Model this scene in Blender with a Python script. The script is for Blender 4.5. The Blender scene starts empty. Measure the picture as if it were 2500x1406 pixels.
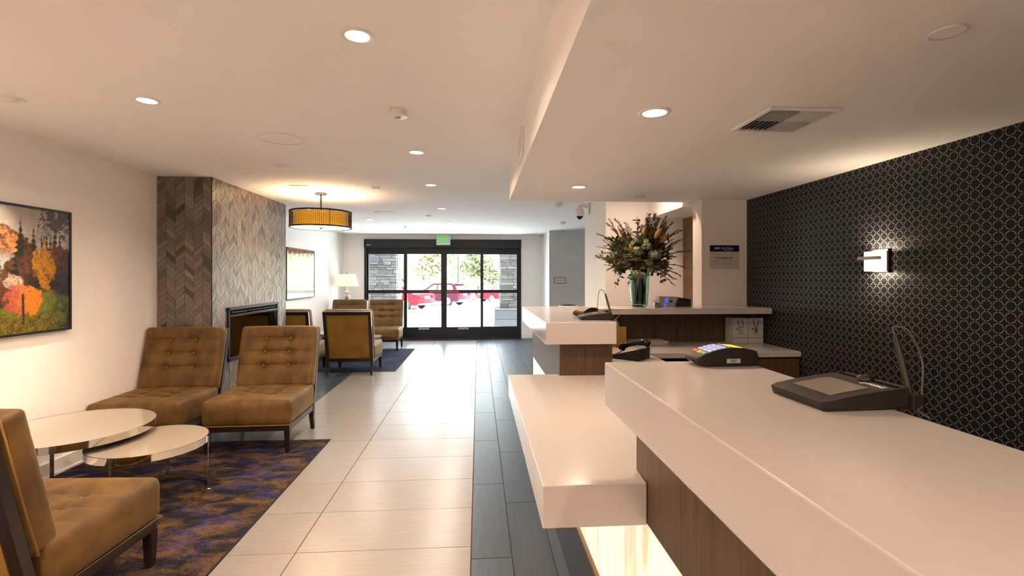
import bpy, bmesh, math, random
import numpy as np
from mathutils import Vector, Matrix, noise as mnoise

random.seed(7)
rng = np.random.default_rng(7)
sc = bpy.context.scene
COL = sc.collection
PI = math.pi

# ------------------------------------------------------------------ camera
F_PX, HOR, VPX, EYE = 1190.0, 675.0, 1168.0, 1.5
cam = bpy.data.cameras.new('camera')
cam.sensor_width = 36.0
cam.lens = 36.0 * F_PX / 2500.0
cam.shift_y = -(703.0 - HOR) / 2500.0
cam.clip_start = 0.02
cam.clip_end = 400
co = bpy.data.objects.new('camera', cam)
COL.objects.link(co)
co.location = (0, 0, EYE)
co.rotation_euler = (PI / 2, 0, -math.atan((1250 - VPX) / F_PX))
sc.camera = co

# ------------------------------------------------------------------ world, sun, exposure
world = bpy.data.worlds.new('sky')
sc.world = world
world.use_nodes = True
bg = world.node_tree.nodes['Background']
bg.inputs[0].default_value = (0.86, 0.94, 1.0, 1)
bg.inputs[1].default_value = 4.6
sun = bpy.data.lights.new('sun', 'SUN')
sun.energy = 30.0
sun.angle = 0.02
sun.color = (1.0, 0.985, 0.965)
so = bpy.data.objects.new('sun', sun)
COL.objects.link(so)
so.rotation_euler = Vector((-0.85, 0.05, -0.75)).to_track_quat('-Z', 'Y').to_euler()
sc.view_settings.view_transform = 'Standard'
sc.view_settings.look = 'None'
sc.view_settings.gamma = 1.0
sc.view_settings.use_curve_mapping = False
sc.view_settings.exposure = 1.32
DOWN_W = 10.0
WARM = (1.0, 0.69, 0.49)

# ------------------------------------------------------------------ helpers
def props(o, label=None, cat=None, group=None, kind=None):
    if label: o['label'] = label
    if cat: o['category'] = cat
    if group: o['group'] = group
    if kind: o['kind'] = kind
    return o

def thing(name, label, cat, loc=(0, 0, 0), rz=0.0, group=None, kind=None):
    o = bpy.data.objects.new(name, None)
    COL.objects.link(o)
    o.location = loc
    o.rotation_euler = (0, 0, rz)
    o.empty_display_size = 0.1
    return props(o, label, cat, group, kind)

def link(name, me, parent=None, loc=None, rot=None):
    o = bpy.data.objects.new(name, me)
    COL.objects.link(o)
    if parent is not None: o.parent = parent
    if loc is not None: o.location = loc
    if rot is not None: o.rotation_euler = rot
    return o

def mesh(name, bm, mats, smooth=None):
    me = bpy.data.meshes.new(name)
    bmesh.ops.recalc_face_normals(bm, faces=bm.faces)
    bm.to_mesh(me)
    bm.free()
    for m in (mats if isinstance(mats, (list, tuple)) else [mats]):
        me.materials.append(m)
    if smooth is not None:
        me.polygons.foreach_set('use_smooth', [True] * len(me.polygons))
        if smooth < 179: me.set_sharp_from_angle(angle=math.radians(smooth))
    return me

def obj(name, bm, mats, parent=None, smooth=None, loc=None, rot=None):
    return link(name, mesh(name, bm, mats, smooth), parent, loc, rot)

def pyobj(name, v, f, mats, parent=None, smooth=None):
    me = bpy.data.meshes.new(name)
    me.from_pydata(v, [], f)
    for m in (mats if isinstance(mats, (list, tuple)) else [mats]): me.materials.append(m)
    if smooth is not None:
        me.polygons.foreach_set('use_smooth', [True] * len(me.polygons))
        if smooth < 179: me.set_sharp_from_angle(angle=math.radians(smooth))
    me.update()
    return link(name, me, parent)

def box(bm, x0, x1, y0, y1, z0, z1, bev=0.0, seg=2):
    r = bmesh.ops.create_cube(bm, size=1.0, matrix=Matrix.Translation(((x0+x1)/2, (y0+y1)/2, (z0+z1)/2)) @ Matrix.Diagonal((x1-x0, y1-y0, z1-z0, 1)))
    if bev > 0:
        es = list({e for v in r['verts'] for e in v.link_edges})
        bmesh.ops.bevel(bm, geom=es, offset=bev, segments=seg, profile=0.5, affect='EDGES')
    return bm

def BOX(*a, **k):
    return box(bmesh.new(), *a, **k)

def frame_axes(d):
    d = Vector(d).normalized()
    up = Vector((0, 0, 1)) if abs(d.z) < 0.95 else Vector((1, 0, 0))
    a = d.cross(up).normalized()
    return a, d.cross(a).normalized()

def cyl(bm, p0, p1, r0, r1=None, n=16, cap=True):
    if r1 is None: r1 = r0
    p0, p1 = Vector(p0), Vector(p1)
    a, b = frame_axes(p1 - p0)
    ra = [bm.verts.new(p0 + (a*math.cos(2*PI*i/n) + b*math.sin(2*PI*i/n)) * r0) for i in range(n)]
    rb = [bm.verts.new(p1 + (a*math.cos(2*PI*i/n) + b*math.sin(2*PI*i/n)) * r1) for i in range(n)]
    for i in range(n): bm.faces.new((ra[i], ra[(i+1) % n], rb[(i+1) % n], rb[i]))
    if cap:
        bm.faces.new(ra); bm.faces.new(rb)
    return bm

def tube(bm, pts, r, n=8, closed=False):
    pts = [Vector(p) for p in pts]
    m = len(pts)
    rings = []
    prev = None
    for i, p in enumerate(pts):
        if closed: t = pts[(i+1) % m] - pts[i-1]
        else: t = pts[min(i+1, m-1)] - pts[max(i-1, 0)]
        t.normalize()
        if prev is None: a, b = frame_axes(t)
        else:
            a = prev - t * prev.dot(t)
            a = a.normalized() if a.length > 1e-6 else frame_axes(t)[0]
            b = t.cross(a)
        prev = a
        rr = r[i] if isinstance(r, (list, tuple)) else r
        rings.append([bm.verts.new(p + (a*math.cos(2*PI*k/n) + b*math.sin(2*PI*k/n)) * rr) for k in range(n)])
    for i in range(m if closed else m-1):
        A, B = rings[i], rings[(i+1) % m]
        for k in range(n): bm.faces.new((A[k], A[(k+1) % n], B[(k+1) % n], B[k]))
    if not closed:
        bm.faces.new(rings[0]); bm.faces.new(rings[-1])
    return bm

def lathe(bm, prof, n=32, c=(0, 0, 0), capb=True, capt=True):
    rings = []
    for r, z in prof:
        rings.append([bm.verts.new((c[0]+r*math.cos(2*PI*k/n), c[1]+r*math.sin(2*PI*k/n), c[2]+z)) for k in range(n)])
    for A, B in zip(rings, rings[1:]):
        for k in range(n): bm.faces.new((A[k], A[(k+1) % n], B[(k+1) % n], B[k]))
    if capb: bm.faces.new(rings[0])
    if capt: bm.faces.new(rings[-1])
    return bm

def prism(bm, poly, mp, d0, d1):
    """poly = 2D points, mp(u, v, d) -> xyz, between depth d0 and d1"""
    A = [bm.verts.new(mp(u, v, d0)) for u, v in poly]
    B = [bm.verts.new(mp(u, v, d1)) for u, v in poly]
    n = len(poly)
    for i in range(n): bm.faces.new((A[i], A[(i+1) % n], B[(i+1) % n], B[i]))
    bm.faces.new(A); bm.faces.new(B)
    return bm

def beam(bm, pts, secs):
    """rectangular section (w in x, d across) swept through pts in the yz plane"""
    rings = []
    m = len(pts)
    for i, p in enumerate(pts):
        p = Vector(p)
        t = (Vector(pts[min(i+1, m-1)]) - Vector(pts[max(i-1, 0)])).normalized()
        w, d = secs[i] if isinstance(secs, list) else secs
        a = Vector((1, 0, 0)); b = t.cross(a).normalized()
        rings.append([bm.verts.new(p + a*(w/2)*s1 + b*(d/2)*s2) for s1, s2 in ((-1, -1), (1, -1), (1, 1), (-1, 1))])
    for A, B in zip(rings, rings[1:]):
        for k in range(4): bm.faces.new((A[k], A[(k+1) % 4], B[(k+1) % 4], B[k]))
    bm.faces.new(rings[0]); bm.faces.new(rings[-1])
    return bm

def copy_tree(o, parent=None):
    c = o.copy()
    COL.objects.link(c)
    if parent is not None: c.parent = parent
    for ch in list(o.children): copy_tree(ch, c)
    return c

def text(name, body, size, mat, parent, loc, rot, align='CENTER', ext=0.0006, bold=0.0, sx=1.0):
    cu = bpy.data.curves.new(name, 'FONT')
    cu.body = body
    cu.size = size
    cu.align_x = align
    cu.align_y = 'CENTER'
    cu.extrude = ext
    cu.offset = bold
    cu.resolution_u = 3
    cu.materials.append(mat)
    tmp = bpy.data.objects.new(name, cu)
    COL.objects.link(tmp)
    bpy.context.view_layer.update()
    me = bpy.data.meshes.new_from_object(tmp)
    me.name = name
    bpy.data.objects.remove(tmp)
    if not me.materials: me.materials.append(mat)
    o = link(name, me, parent, loc, rot)
    o.scale = (sx, 1, 1)
    return o

# ------------------------------------------------------------------ materials
def nodes(name):
    m = bpy.data.materials.new(name)
    m.use_nodes = True
    nt = m.node_tree
    return m, nt, nt.nodes['Principled BSDF']

def N(nt, t, **kw):
    n = nt.nodes.new(t)
    for k, v in kw.items(): setattr(n, k, v)
    return n

def pm(name, col, rough=0.5, metal=0.0, var=0.06, scale=6.0, stretch=(1, 1, 1), bump=0.0, bscale=None, col2=None,
       sheen=0.0, coat=0.0, emit=None, es=0.0, coord='Object', rnd=0.0, spec=0.5, trans=0.0, ior=1.45, detail=4.0, ramp=(0.3, 0.7), rvar=0.0):
    """procedural principled material: noise-mixed colour, optional random tone per object, optional bump"""
    m, nt, b = nodes(name)
    L = nt.links.new
    tc = N(nt, 'ShaderNodeTexCoord')
    mp = N(nt, 'ShaderNodeMapping')
    mp.inputs['Scale'].default_value = stretch
    L(tc.outputs[coord], mp.inputs[0])
    no = N(nt, 'ShaderNodeTexNoise')
    no.inputs['Scale'].default_value = scale
    no.inputs['Detail'].default_value = detail
    L(mp.outputs[0], no.inputs['Vector'])
    cr = N(nt, 'ShaderNodeValToRGB')
    c = Vector(col)
    c2 = Vector(col2) if col2 else c * (1 + var)
    c1 = c if col2 else c * (1 - var)
    cr.color_ramp.elements[0].position = ramp[0]
    cr.color_ramp.elements[1].position = ramp[1]
    cr.color_ramp.elements[0].color = (*c1, 1)
    cr.color_ramp.elements[1].color = (*[min(1, x) for x in c2], 1)
    L(no.outputs['Fac'], cr.inputs[0])
    out = cr.outputs[0]
    if rnd > 0:
        oi = N(nt, 'ShaderNodeObjectInfo')
        mr = N(nt, 'ShaderNodeMapRange')
        mr.inputs['To Min'].default_value = 1 - rnd
        mr.inputs['To Max'].default_value = 1 + rnd
        L(oi.outputs['Random'], mr.inputs['Value'])
        hv = N(nt, 'ShaderNodeHueSaturation')
        L(mr.outputs[0], hv.inputs['Value'])
        L(out, hv.inputs['Color'])
        out = hv.outputs[0]
        ad = N(nt, 'ShaderNodeVectorMath', operation='SCALE')   # a different grain on each piece
        cm = N(nt, 'ShaderNodeCombineXYZ')
        L(oi.outputs['Random'], cm.inputs[0]); L(oi.outputs['Random'], cm.inputs[1])
        ad.inputs['Scale'].default_value = 40.0
        L(cm.outputs[0], ad.inputs[0])
        L(ad.outputs[0], mp.inputs['Location'])
    L(out, b.inputs['Base Color'])
    b.inputs['Roughness'].default_value = rough
    b.inputs['Metallic'].default_value = metal
    b.inputs['Specular IOR Level'].default_value = spec
    b.inputs['IOR'].default_value = ior
    b.inputs['Coat Weight'].default_value = coat
    b.inputs['Coat Roughness'].default_value = 0.08
    b.inputs['Transmission Weight'].default_value = trans
    if sheen:
        b.inputs['Sheen Weight'].default_value = sheen
        b.inputs['Sheen Roughness'].default_value = 0.35
        b.inputs['Sheen Tint'].default_value = (1.0, 0.78, 0.45, 1)
    if emit:
        b.inputs['Emission Color'].default_value = (*emit, 1)
        b.inputs['Emission Strength'].default_value = es
    if bump:
        n2 = N(nt, 'ShaderNodeTexNoise')
        n2.inputs['Scale'].default_value = bscale or scale * 4
        n2.inputs['Detail'].default_value = 6
        L(mp.outputs[0], n2.inputs['Vector'])
        bp = N(nt, 'ShaderNodeBump')
        bp.inputs['Strength'].default_value = bump
        bp.inputs['Distance'].default_value = 0.01
        L(n2.outputs['Fac'], bp.inputs['Height'])
        L(bp.outputs[0], b.inputs['Normal'])
    return m

M = {}
M['wall'] = pm('wall_paint', (0.90, 0.885, 0.865), 0.85, var=0.012, scale=3, bump=0.03, bscale=160)
M['wall_grey'] = pm('grey_wall_paint', (0.5, 0.49, 0.49), 0.85, var=0.015, scale=3, bump=0.03, bscale=160)
M['wall_taupe'] = pm('taupe_wall_paint', (0.82, 0.76, 0.72), 0.85, var=0.02, scale=3, bump=0.03, bscale=160)
M['ceil'] = pm('ceiling_paint', (0.92, 0.905, 0.89), 0.9, var=0.01, scale=2, bump=0.02, bscale=120)
M['trim'] = pm('white_trim_paint', (0.86, 0.84, 0.80), 0.45, var=0.01)
M['grout'] = pm('grout', (0.078, 0.06, 0.045), 0.9, var=0.1, scale=30)
M['tile_light'] = pm('beige_linen_tile', (0.248, 0.24, 0.23), 0.25, var=0.06, scale=3.0, stretch=(1.2, 26, 1), rnd=0.035, bump=0.04, bscale=14, detail=6)
M['tile_dark'] = pm('slate_plank_tile', (0.04, 0.058, 0.08), 0.34, var=0.16, scale=3.0, stretch=(16, 1.6, 1), rnd=0.16, bump=0.015, bscale=12, detail=6)
M['quartz'] = pm('white_quartz', (0.395, 0.378, 0.368), 0.15, var=0.015, scale=40, spec=0.5)
M['veneer'] = pm('dark_oak_veneer', (0.04, 0.021, 0.01), 0.42, col2=(0.088, 0.05, 0.024), scale=5, stretch=(14, 14, 0.7), bump=0.12, bscale=16, detail=8)
M['base_dark'] = pm('dark_plinth', (0.01, 0.014, 0.028), 0.30, var=0.2, scale=6, stretch=(8, 8, 1))
M['ledge'] = pm('brass_oak_ledge', (0.18, 0.114, 0.042), 0.35, var=0.2, scale=12, stretch=(2, 30, 2))
M['velvet'] = pm('gold_brown_velvet', (0.044, 0.021, 0.004), 0.6, col2=(0.185, 0.098, 0.015), scale=6.5, stretch=(1.5, 1, 0.9), sheen=0.25, bump=0.05, bscale=60, detail=9, ramp=(0.26, 0.80))
M['velvet_back'] = pm('old_gold_velvet', (0.16, 0.08, 0.009), 0.6, col2=(0.235, 0.128, 0.018), scale=5, sheen=0.15, bump=0.05, bscale=60, detail=7)
M['espresso'] = pm('espresso_wood', (0.0154, 0.0077, 0.0056), 0.32, var=0.25, scale=9, stretch=(6, 6, 1), coat=0.2)
M['chrome'] = pm('polished_nickel', (0.80, 0.76, 0.68), 0.07, metal=1.0, var=0.01)
M['tabletop'] = pm('cream_back_painted_glass', (0.4292, 0.3828, 0.319), 0.06, var=0.01, coat=0.5)
M['black_frame'] = pm('black_anodised_aluminium', (0.0176, 0.02, 0.024), 0.38, metal=0.3, var=0.08)
M['bronze'] = pm('oil_rubbed_bronze', (0.030, 0.022, 0.018), 0.35, metal=0.7, var=0.15)
M['black_plastic'] = pm('black_plastic', (0.0165, 0.015, 0.01425), 0.42, spec=0.3, var=0.12, scale=60, bump=0.03, bscale=400)
M['black_gloss'] = pm('black_gloss_plastic', (0.0096, 0.0096, 0.0096), 0.10, var=0.1)
M['white_plastic'] = pm('white_plastic', (0.80, 0.79, 0.77), 0.4, var=0.02)
M['grey_plastic'] = pm('grey_plastic', (0.312, 0.2925, 0.273), 0.4, var=0.03)
M['lcd'] = pm('lcd_screen', (0.3, 0.264, 0.216), 0.16, var=0.02)
M['white_print'] = pm('white_print', (0.56, 0.56, 0.56), 0.5, var=0.01)
M['navy_print'] = pm('navy_print', (0.007, 0.0112, 0.07), 0.35, var=0.1)
M['plaque_blue'] = pm('plaque_blue', (0.0042, 0.0098, 0.07), 0.22, col2=(0.007, 0.042, 0.14), scale=4, ramp=(0.55, 0.8))
M['acrylic'] = pm('frosted_acrylic', (0.6, 0.55, 0.51), 0.18, var=0.02)
M['black_print'] = pm('black_print', (0.02, 0.02, 0.03), 0.5, var=0.05)
M['red_print'] = pm('red_print', (0.55, 0.03, 0.04), 0.5, var=0.03)
M['green_letter'] = pm('exit_green', (0.014, 0.35, 0.021), 0.4, var=0.02, emit=(0.05, 1.0, 0.06), es=0.22)
M['paper'] = pm('paper', (0.432, 0.396, 0.348), 0.75, var=0.03, scale=20)
M['bag_paper'] = pm('white_bag_paper', (0.42, 0.408, 0.396), 0.55, var=0.03, scale=9, bump=0.05, bscale=18)
M['kraft'] = pm('kraft_envelope', (0.3224, 0.2046, 0.0372), 0.7, var=0.06, scale=12)
M['cord'] = pm('navy_cord', (0.012, 0.012, 0.05), 0.6, var=0.2, scale=60)
M['red_plastic'] = pm('red_plastic', (0.403, 0.0065, 0.026), 0.35, var=0.03)
M['cable'] = pm('grey_cable', (0.06, 0.055, 0.05), 0.4, var=0.1)
M['yellow_key'] = pm('yellow_key', (0.56, 0.294, 0.007), 0.4, var=0.03, emit=(1, 0.5, 0.02), es=0.06)
M['red_key'] = pm('red_key', (0.49, 0.042, 0.014), 0.4, var=0.03, emit=(1, 0.1, 0.02), es=0.048)
M['green_key'] = pm('green_key', (0.014, 0.28, 0.035), 0.4, var=0.03, emit=(0.02, 0.8, 0.1), es=0.048)
M['key'] = pm('backlit_key', (0.28, 0.308, 0.525), 0.4, var=0.03, emit=(0.45, 0.5, 1.0), es=0.21)
M['screen_yellow'] = pm('yellow_backlit_screen', (0.525, 0.49, 0.014), 0.25, var=0.02, emit=(0.9, 0.85, 0.02), es=0.33)
M['screen_blue'] = pm('blue_lit_screen', (0.014, 0.028, 0.175), 0.2, var=0.2, emit=(0.12, 0.16, 0.9), es=0.3)
M['lens'] = pm('lit_lens', (1, 0.95, 0.88), 0.5, var=0.005, emit=(1.0, 0.90, 0.76), es=6.0)
M['diffuser'] = pm('lit_diffuser', (1, 0.93, 0.8), 0.5, var=0.005, emit=(1.0, 0.80, 0.52), es=1.1)
M['amber_shade'] = pm('lit_amber_shade', (0.595, 0.315, 0.042), 0.7, var=0.04, scale=10, emit=(1.0, 0.40, 0.02), es=0.30)
M['linen_shade'] = pm('lit_linen_shade', (0.63, 0.588, 0.532), 0.8, var=0.02, scale=60, emit=(1.0, 0.80, 0.62), es=0.26)
M['sconce_glass'] = pm('lit_sconce_glass', (1, 0.92, 0.78), 0.4, var=0.005, emit=(1.0, 0.86, 0.62), es=1.0)
M['fluted'] = pm('dark_recess', (0.012, 0.012, 0.012), 0.8, var=0.1)
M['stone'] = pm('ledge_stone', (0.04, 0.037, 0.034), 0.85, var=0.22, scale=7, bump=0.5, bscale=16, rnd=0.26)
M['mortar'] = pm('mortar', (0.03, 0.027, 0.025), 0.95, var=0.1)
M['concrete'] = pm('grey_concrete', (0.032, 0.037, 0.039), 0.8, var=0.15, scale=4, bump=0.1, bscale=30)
M['asphalt'] = pm('sunlit_paving', (0.6, 0.61, 0.63), 0.9, var=0.06, scale=3, bump=0.1, bscale=60)
M['soil'] = pm('mulch', (0.16, 0.11, 0.07), 0.95, var=0.3, scale=12, bump=0.4, bscale=30)
M['tyre'] = pm('tyre_rubber', (0.025, 0.025, 0.026), 0.75, var=0.1)
M['alloy'] = pm('alloy_wheel', (0.62, 0.62, 0.63), 0.3, metal=0.7, var=0.05)
M['car_red'] = pm('red_car_paint', (0.3, 0.003, 0.008), 0.35, var=0.02, spec=0.12)
M['car_maroon'] = pm('maroon_car_paint', (0.045, 0.005, 0.014), 0.35, var=0.03, spec=0.12)
M['car_glass'] = pm('car_window_glass', (0.03, 0.035, 0.04), 0.05, var=0.05, coat=1.0)
M['tail'] = pm('tail_lamp', (0.12, 0.002, 0.004), 0.4, var=0.05, spec=0.1)
M['bumper'] = pm('grey_bumper', (0.10, 0.10, 0.105), 0.6, var=0.05)
M['bark'] = pm('bark', (0.11, 0.08, 0.055), 0.9, var=0.2, scale=8, bump=0.4)
M['leaf_y'] = pm('yellow_green_leaf', (0.4, 0.385, 0.21), 0.6, var=0.3, scale=0.8, coord='Object')
M['leaf_g'] = pm('light_green_leaf', (0.28, 0.32, 0.18), 0.6, var=0.3, scale=0.8, coord='Object')
M['euc'] = pm('eucalyptus_leaf', (0.075, 0.1, 0.05), 0.55, col2=(0.17, 0.2, 0.11), scale=9)
M['euc_dark'] = pm('dark_green_leaf', (0.022, 0.036, 0.014), 0.45, col2=(0.06, 0.085, 0.03), scale=9)
M['feather'] = pm('dried_brown_frond', (0.055, 0.032, 0.018), 0.65, col2=(0.12, 0.075, 0.038), scale=14)
M['frond_green'] = pm('olive_frond', (0.08, 0.085, 0.018), 0.6, col2=(0.19, 0.18, 0.035), scale=14)
M['petal_y'] = pm('ochre_petal', (0.24, 0.125, 0.02), 0.55, col2=(0.36, 0.22, 0.055), scale=18)
M['petal_w'] = pm('pale_green_petal', (0.1, 0.12, 0.065), 0.6, col2=(0.22, 0.23, 0.14), scale=16)
M['stem'] = pm('brown_stem', (0.05, 0.032, 0.016), 0.7, var=0.3, scale=16)
M['panel_brown'] = pm('brown_stone_panel', (0.13, 0.078, 0.0403), 0.6, col2=(0.2015, 0.13, 0.0715), scale=7, stretch=(1, 1, 2), bump=0.1, bscale=20, detail=8)
M['silver_leaf'] = pm('champagne_silver_leaf', (0.496, 0.432, 0.368), 0.35, metal=0.6, var=0.15, scale=25)
M['firebox'] = pm('black_firebox', (0.012, 0.012, 0.014), 0.5, var=0.1)

def glass_mat(name, tint, refl=0.06, rough=0.0):
    """thin pane: lets light straight through, mirrors a little by angle"""
    m = bpy.data.materials.new(name)
    m.use_nodes = True
    nt = m.node_tree
    nt.nodes.clear()
    L = nt.links.new
    out = N(nt, 'ShaderNodeOutputMaterial')
    tr = N(nt, 'ShaderNodeBsdfTransparent')
    tr.inputs[0].default_value = (*tint, 1)
    gl = N(nt, 'ShaderNodeBsdfGlossy')
    gl.inputs['Roughness'].default_value = rough
    lw = N(nt, 'ShaderNodeLayerWeight')
    lw.inputs['Blend'].default_value = refl * 2.2
    mx = N(nt, 'ShaderNodeMixShader')
    L(lw.outputs['Fresnel'], mx.inputs[0])
    L(tr.outputs[0], mx.inputs[1])
    L(gl.outputs[0], mx.inputs[2])
    L(mx.outputs[0], out.inputs['Surface'])
    return m
M['pane'] = glass_mat('clear_pane', (0.95, 0.97, 0.96), 0.05)
M['fire_glass'] = glass_mat('fireplace_glass', (0.30, 0.32, 0.34), 0.22)

def vase_mat():
    m, nt, b = nodes('green_glass')
    L = nt.links.new
    tc = N(nt, 'ShaderNodeTexCoord')
    no = N(nt, 'ShaderNodeTexNoise')
    no.inputs['Scale'].default_value = 9
    L(tc.outputs['Object'], no.inputs['Vector'])
    cr = N(nt, 'ShaderNodeValToRGB')
    cr.color_ramp.elements[0].color = (0.35, 0.74, 0.60, 1)
    cr.color_ramp.elements[1].color = (0.62, 0.86, 0.84, 1)
    L(no.outputs['Fac'], cr.inputs[0])
    L(cr.outputs[0], b.inputs['Base Color'])
    b.inputs['Roughness'].default_value = 0.02
    b.inputs['Transmission Weight'].default_value = 1.0
    b.inputs['IOR'].default_value = 1.45
    return m
M['vase'] = vase_mat()

def rug_mat(name, navy, blue, gold, gamt):
    m, nt, b = nodes(name)
    L = nt.links.new
    tc = N(nt, 'ShaderNodeTexCoord')
    mp = N(nt, 'ShaderNodeMapping')
    mp.inputs['Scale'].default_value = (1.0, 1.9, 1)
    L(tc.outputs['Object'], mp.inputs[0])
    n1 = N(nt, 'ShaderNodeTexNoise'); n1.inputs['Scale'].default_value = 4.2; n1.inputs['Detail'].default_value = 8; n1.inputs['Roughness'].default_value = 0.72; n1.inputs['Distortion'].default_value = 0.6
    n2 = N(nt, 'ShaderNodeTexNoise'); n2.inputs['Scale'].default_value = 2.3; n2.inputs['Detail'].default_value = 7; n2.inputs['Roughness'].default_value = 0.7
    n3 = N(nt, 'ShaderNodeTexNoise'); n3.inputs['Scale'].default_value = 150; n3.inputs['Detail'].default_value = 3
    L(mp.outputs[0], n1.inputs['Vector']); L(mp.outputs[0], n2.inputs['Vector']); L(tc.outputs['Object'], n3.inputs['Vector'])
    # speckle eats the edges of the gold patches
    ad = N(nt, 'ShaderNodeMath', operation='MULTIPLY_ADD'); ad.inputs[1].default_value = 0.42; L(n3.outputs['Fac'], ad.inputs[0]); L(n1.outputs['Fac'], ad.inputs[2])
    r1 = N(nt, 'ShaderNodeValToRGB')
    r1.color_ramp.elements[0].position = 0.66; r1.color_ramp.elements[0].color = (0, 0, 0, 1)
    r1.color_ramp.elements[1].position = 0.86; r1.color_ramp.elements[1].color = (gamt, gamt, gamt, 1)
    L(ad.outputs[0], r1.inputs[0])
    r2 = N(nt, 'ShaderNodeValToRGB')
    r2.color_ramp.elements[0].position = 0.50; r2.color_ramp.elements[0].color = (*navy, 1)
    r2.color_ramp.elements[1].position = 0.60; r2.color_ramp.elements[1].color = (*blue, 1)
    L(n2.outputs['Fac'], r2.inputs[0])
    mx = N(nt, 'ShaderNodeMix', data_type='RGBA')
    L(r1.outputs[0], mx.inputs['Factor']); L(r2.outputs[0], mx.inputs['A'])
    mx.inputs['B'].default_value = (*gold, 1)
    L(mx.outputs['Result'], b.inputs['Base Color'])
    b.inputs['Roughness'].default_value = 0.95
    b.inputs['Specular IOR Level'].default_value = 0.15
    bp = N(nt, 'ShaderNodeBump'); bp.inputs['Strength'].default_value = 0.5; bp.inputs['Distance'].default_value = 0.006
    L(n3.outputs['Fac'], bp.inputs['Height']); L(bp.outputs[0], b.inputs['Normal'])
    return m
M['rug'] = rug_mat('navy_gold_rug', (0.007, 0.008, 0.016), (0.012, 0.021, 0.105), (0.130, 0.076, 0.028), 0.95)
M['rug_far'] = rug_mat('navy_blue_rug', (0.010, 0.012, 0.026), (0.020, 0.032, 0.09), (0.035, 0.042, 0.07), 0.7)
M['rug_edge'] = pm('navy_binding', (0.006, 0.007, 0.014), 0.9, var=0.2, scale=60)

def wallpaper_mat(pitch):
    m, nt, b = nodes('ring_wallpaper')
    L = nt.links.new
    tc = N(nt, 'ShaderNodeTexCoord')
    sx = N(nt, 'ShaderNodeSeparateXYZ')
    L(tc.outputs['Object'], sx.inputs[0])
    def mt(op, a, bb=None, c=None):
        n = N(nt, 'ShaderNodeMath', operation=op)
        for i, v in enumerate((a, bb, c)):
            if v is None: continue
            if isinstance(v, (int, float)): n.inputs[i].default_value = v
            else: L(v, n.inputs[i])
        return n.outputs[0]
    u = mt('SUBTRACT', mt('FRACT', mt('DIVIDE', sx.outputs['Y'], pitch)), 0.5)
    v = mt('SUBTRACT', mt('FRACT', mt('DIVIDE', sx.outputs['Z'], pitch)), 0.5)
    r = mt('SQRT', mt('ADD', mt('MULTIPLY', u, u), mt('MULTIPLY', v, v)))
    def band(x, c, w, s):
        d = mt('ABSOLUTE', mt('SUBTRACT', x, c))
        return mt('MINIMUM', mt('MAXIMUM', mt('DIVIDE', mt('SUBTRACT', w + s, d), s), 0.0), 1.0)
    no = N(nt, 'ShaderNodeTexNoise'); no.inputs['Scale'].default_value = 55; no.inputs['Detail'].default_value = 3
    L(tc.outputs['Object'], no.inputs['Vector'])
    rad = mt('ADD', r, mt('MULTIPLY', mt('SUBTRACT', no.outputs['Fac'], 0.5), 0.03))
    ring = band(rad, 0.435, 0.010, 0.012)
    ring2 = mt('MULTIPLY', band(rad, 0.400, 0.004, 0.010), 0.35)
    ring = mt('MAXIMUM', ring, ring2)
    gap = mt('MINIMUM', mt('ABSOLUTE', u), mt('ABSOLUTE', v))
    gp = mt('MINIMUM', mt('MAXIMUM', mt('DIVIDE', mt('SUBTRACT', gap, 0.035), 0.025), 0.0), 1.0)
    mask = mt('MULTIPLY', ring, gp)
    n2 = N(nt, 'ShaderNodeTexNoise'); n2.inputs['Scale'].default_value = 500; n2.inputs['Detail'].default_value = 2
    L(tc.outputs['Object'], n2.inputs['Vector'])
    cr = N(nt, 'ShaderNodeValToRGB')
    cr.color_ramp.elements[0].color = (0.0045, 0.0045, 0.005, 1)
    cr.color_ramp.elements[1].color = (0.010, 0.010, 0.011, 1)
    L(n2.outputs['Fac'], cr.inputs[0])
    mx = N(nt, 'ShaderNodeMix', data_type='RGBA')
    L(mask, mx.inputs['Factor']); L(cr.outputs[0], mx.inputs['A'])
    mx.inputs['B'].default_value = (0.42, 0.43, 0.44, 1)
    L(mx.outputs['Result'], b.inputs['Base Color'])
    L(mt('MULTIPLY', mask, 0.7), b.inputs['Metallic'])
    L(mt('SUBTRACT', 0.42, mt('MULTIPLY', mask, 0.04)), b.inputs['Roughness'])
    b.inputs['Specular IOR Level'].default_value = 0.14
    bp = N(nt, 'ShaderNodeBump'); bp.inputs['Strength'].default_value = 0.15; bp.inputs['Distance'].default_value = 0.002
    L(mask, bp.inputs['Height']); L(bp.outputs[0], b.inputs['Normal'])
    return m
M['wallpaper'] = wallpaper_mat(0.0535)

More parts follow.
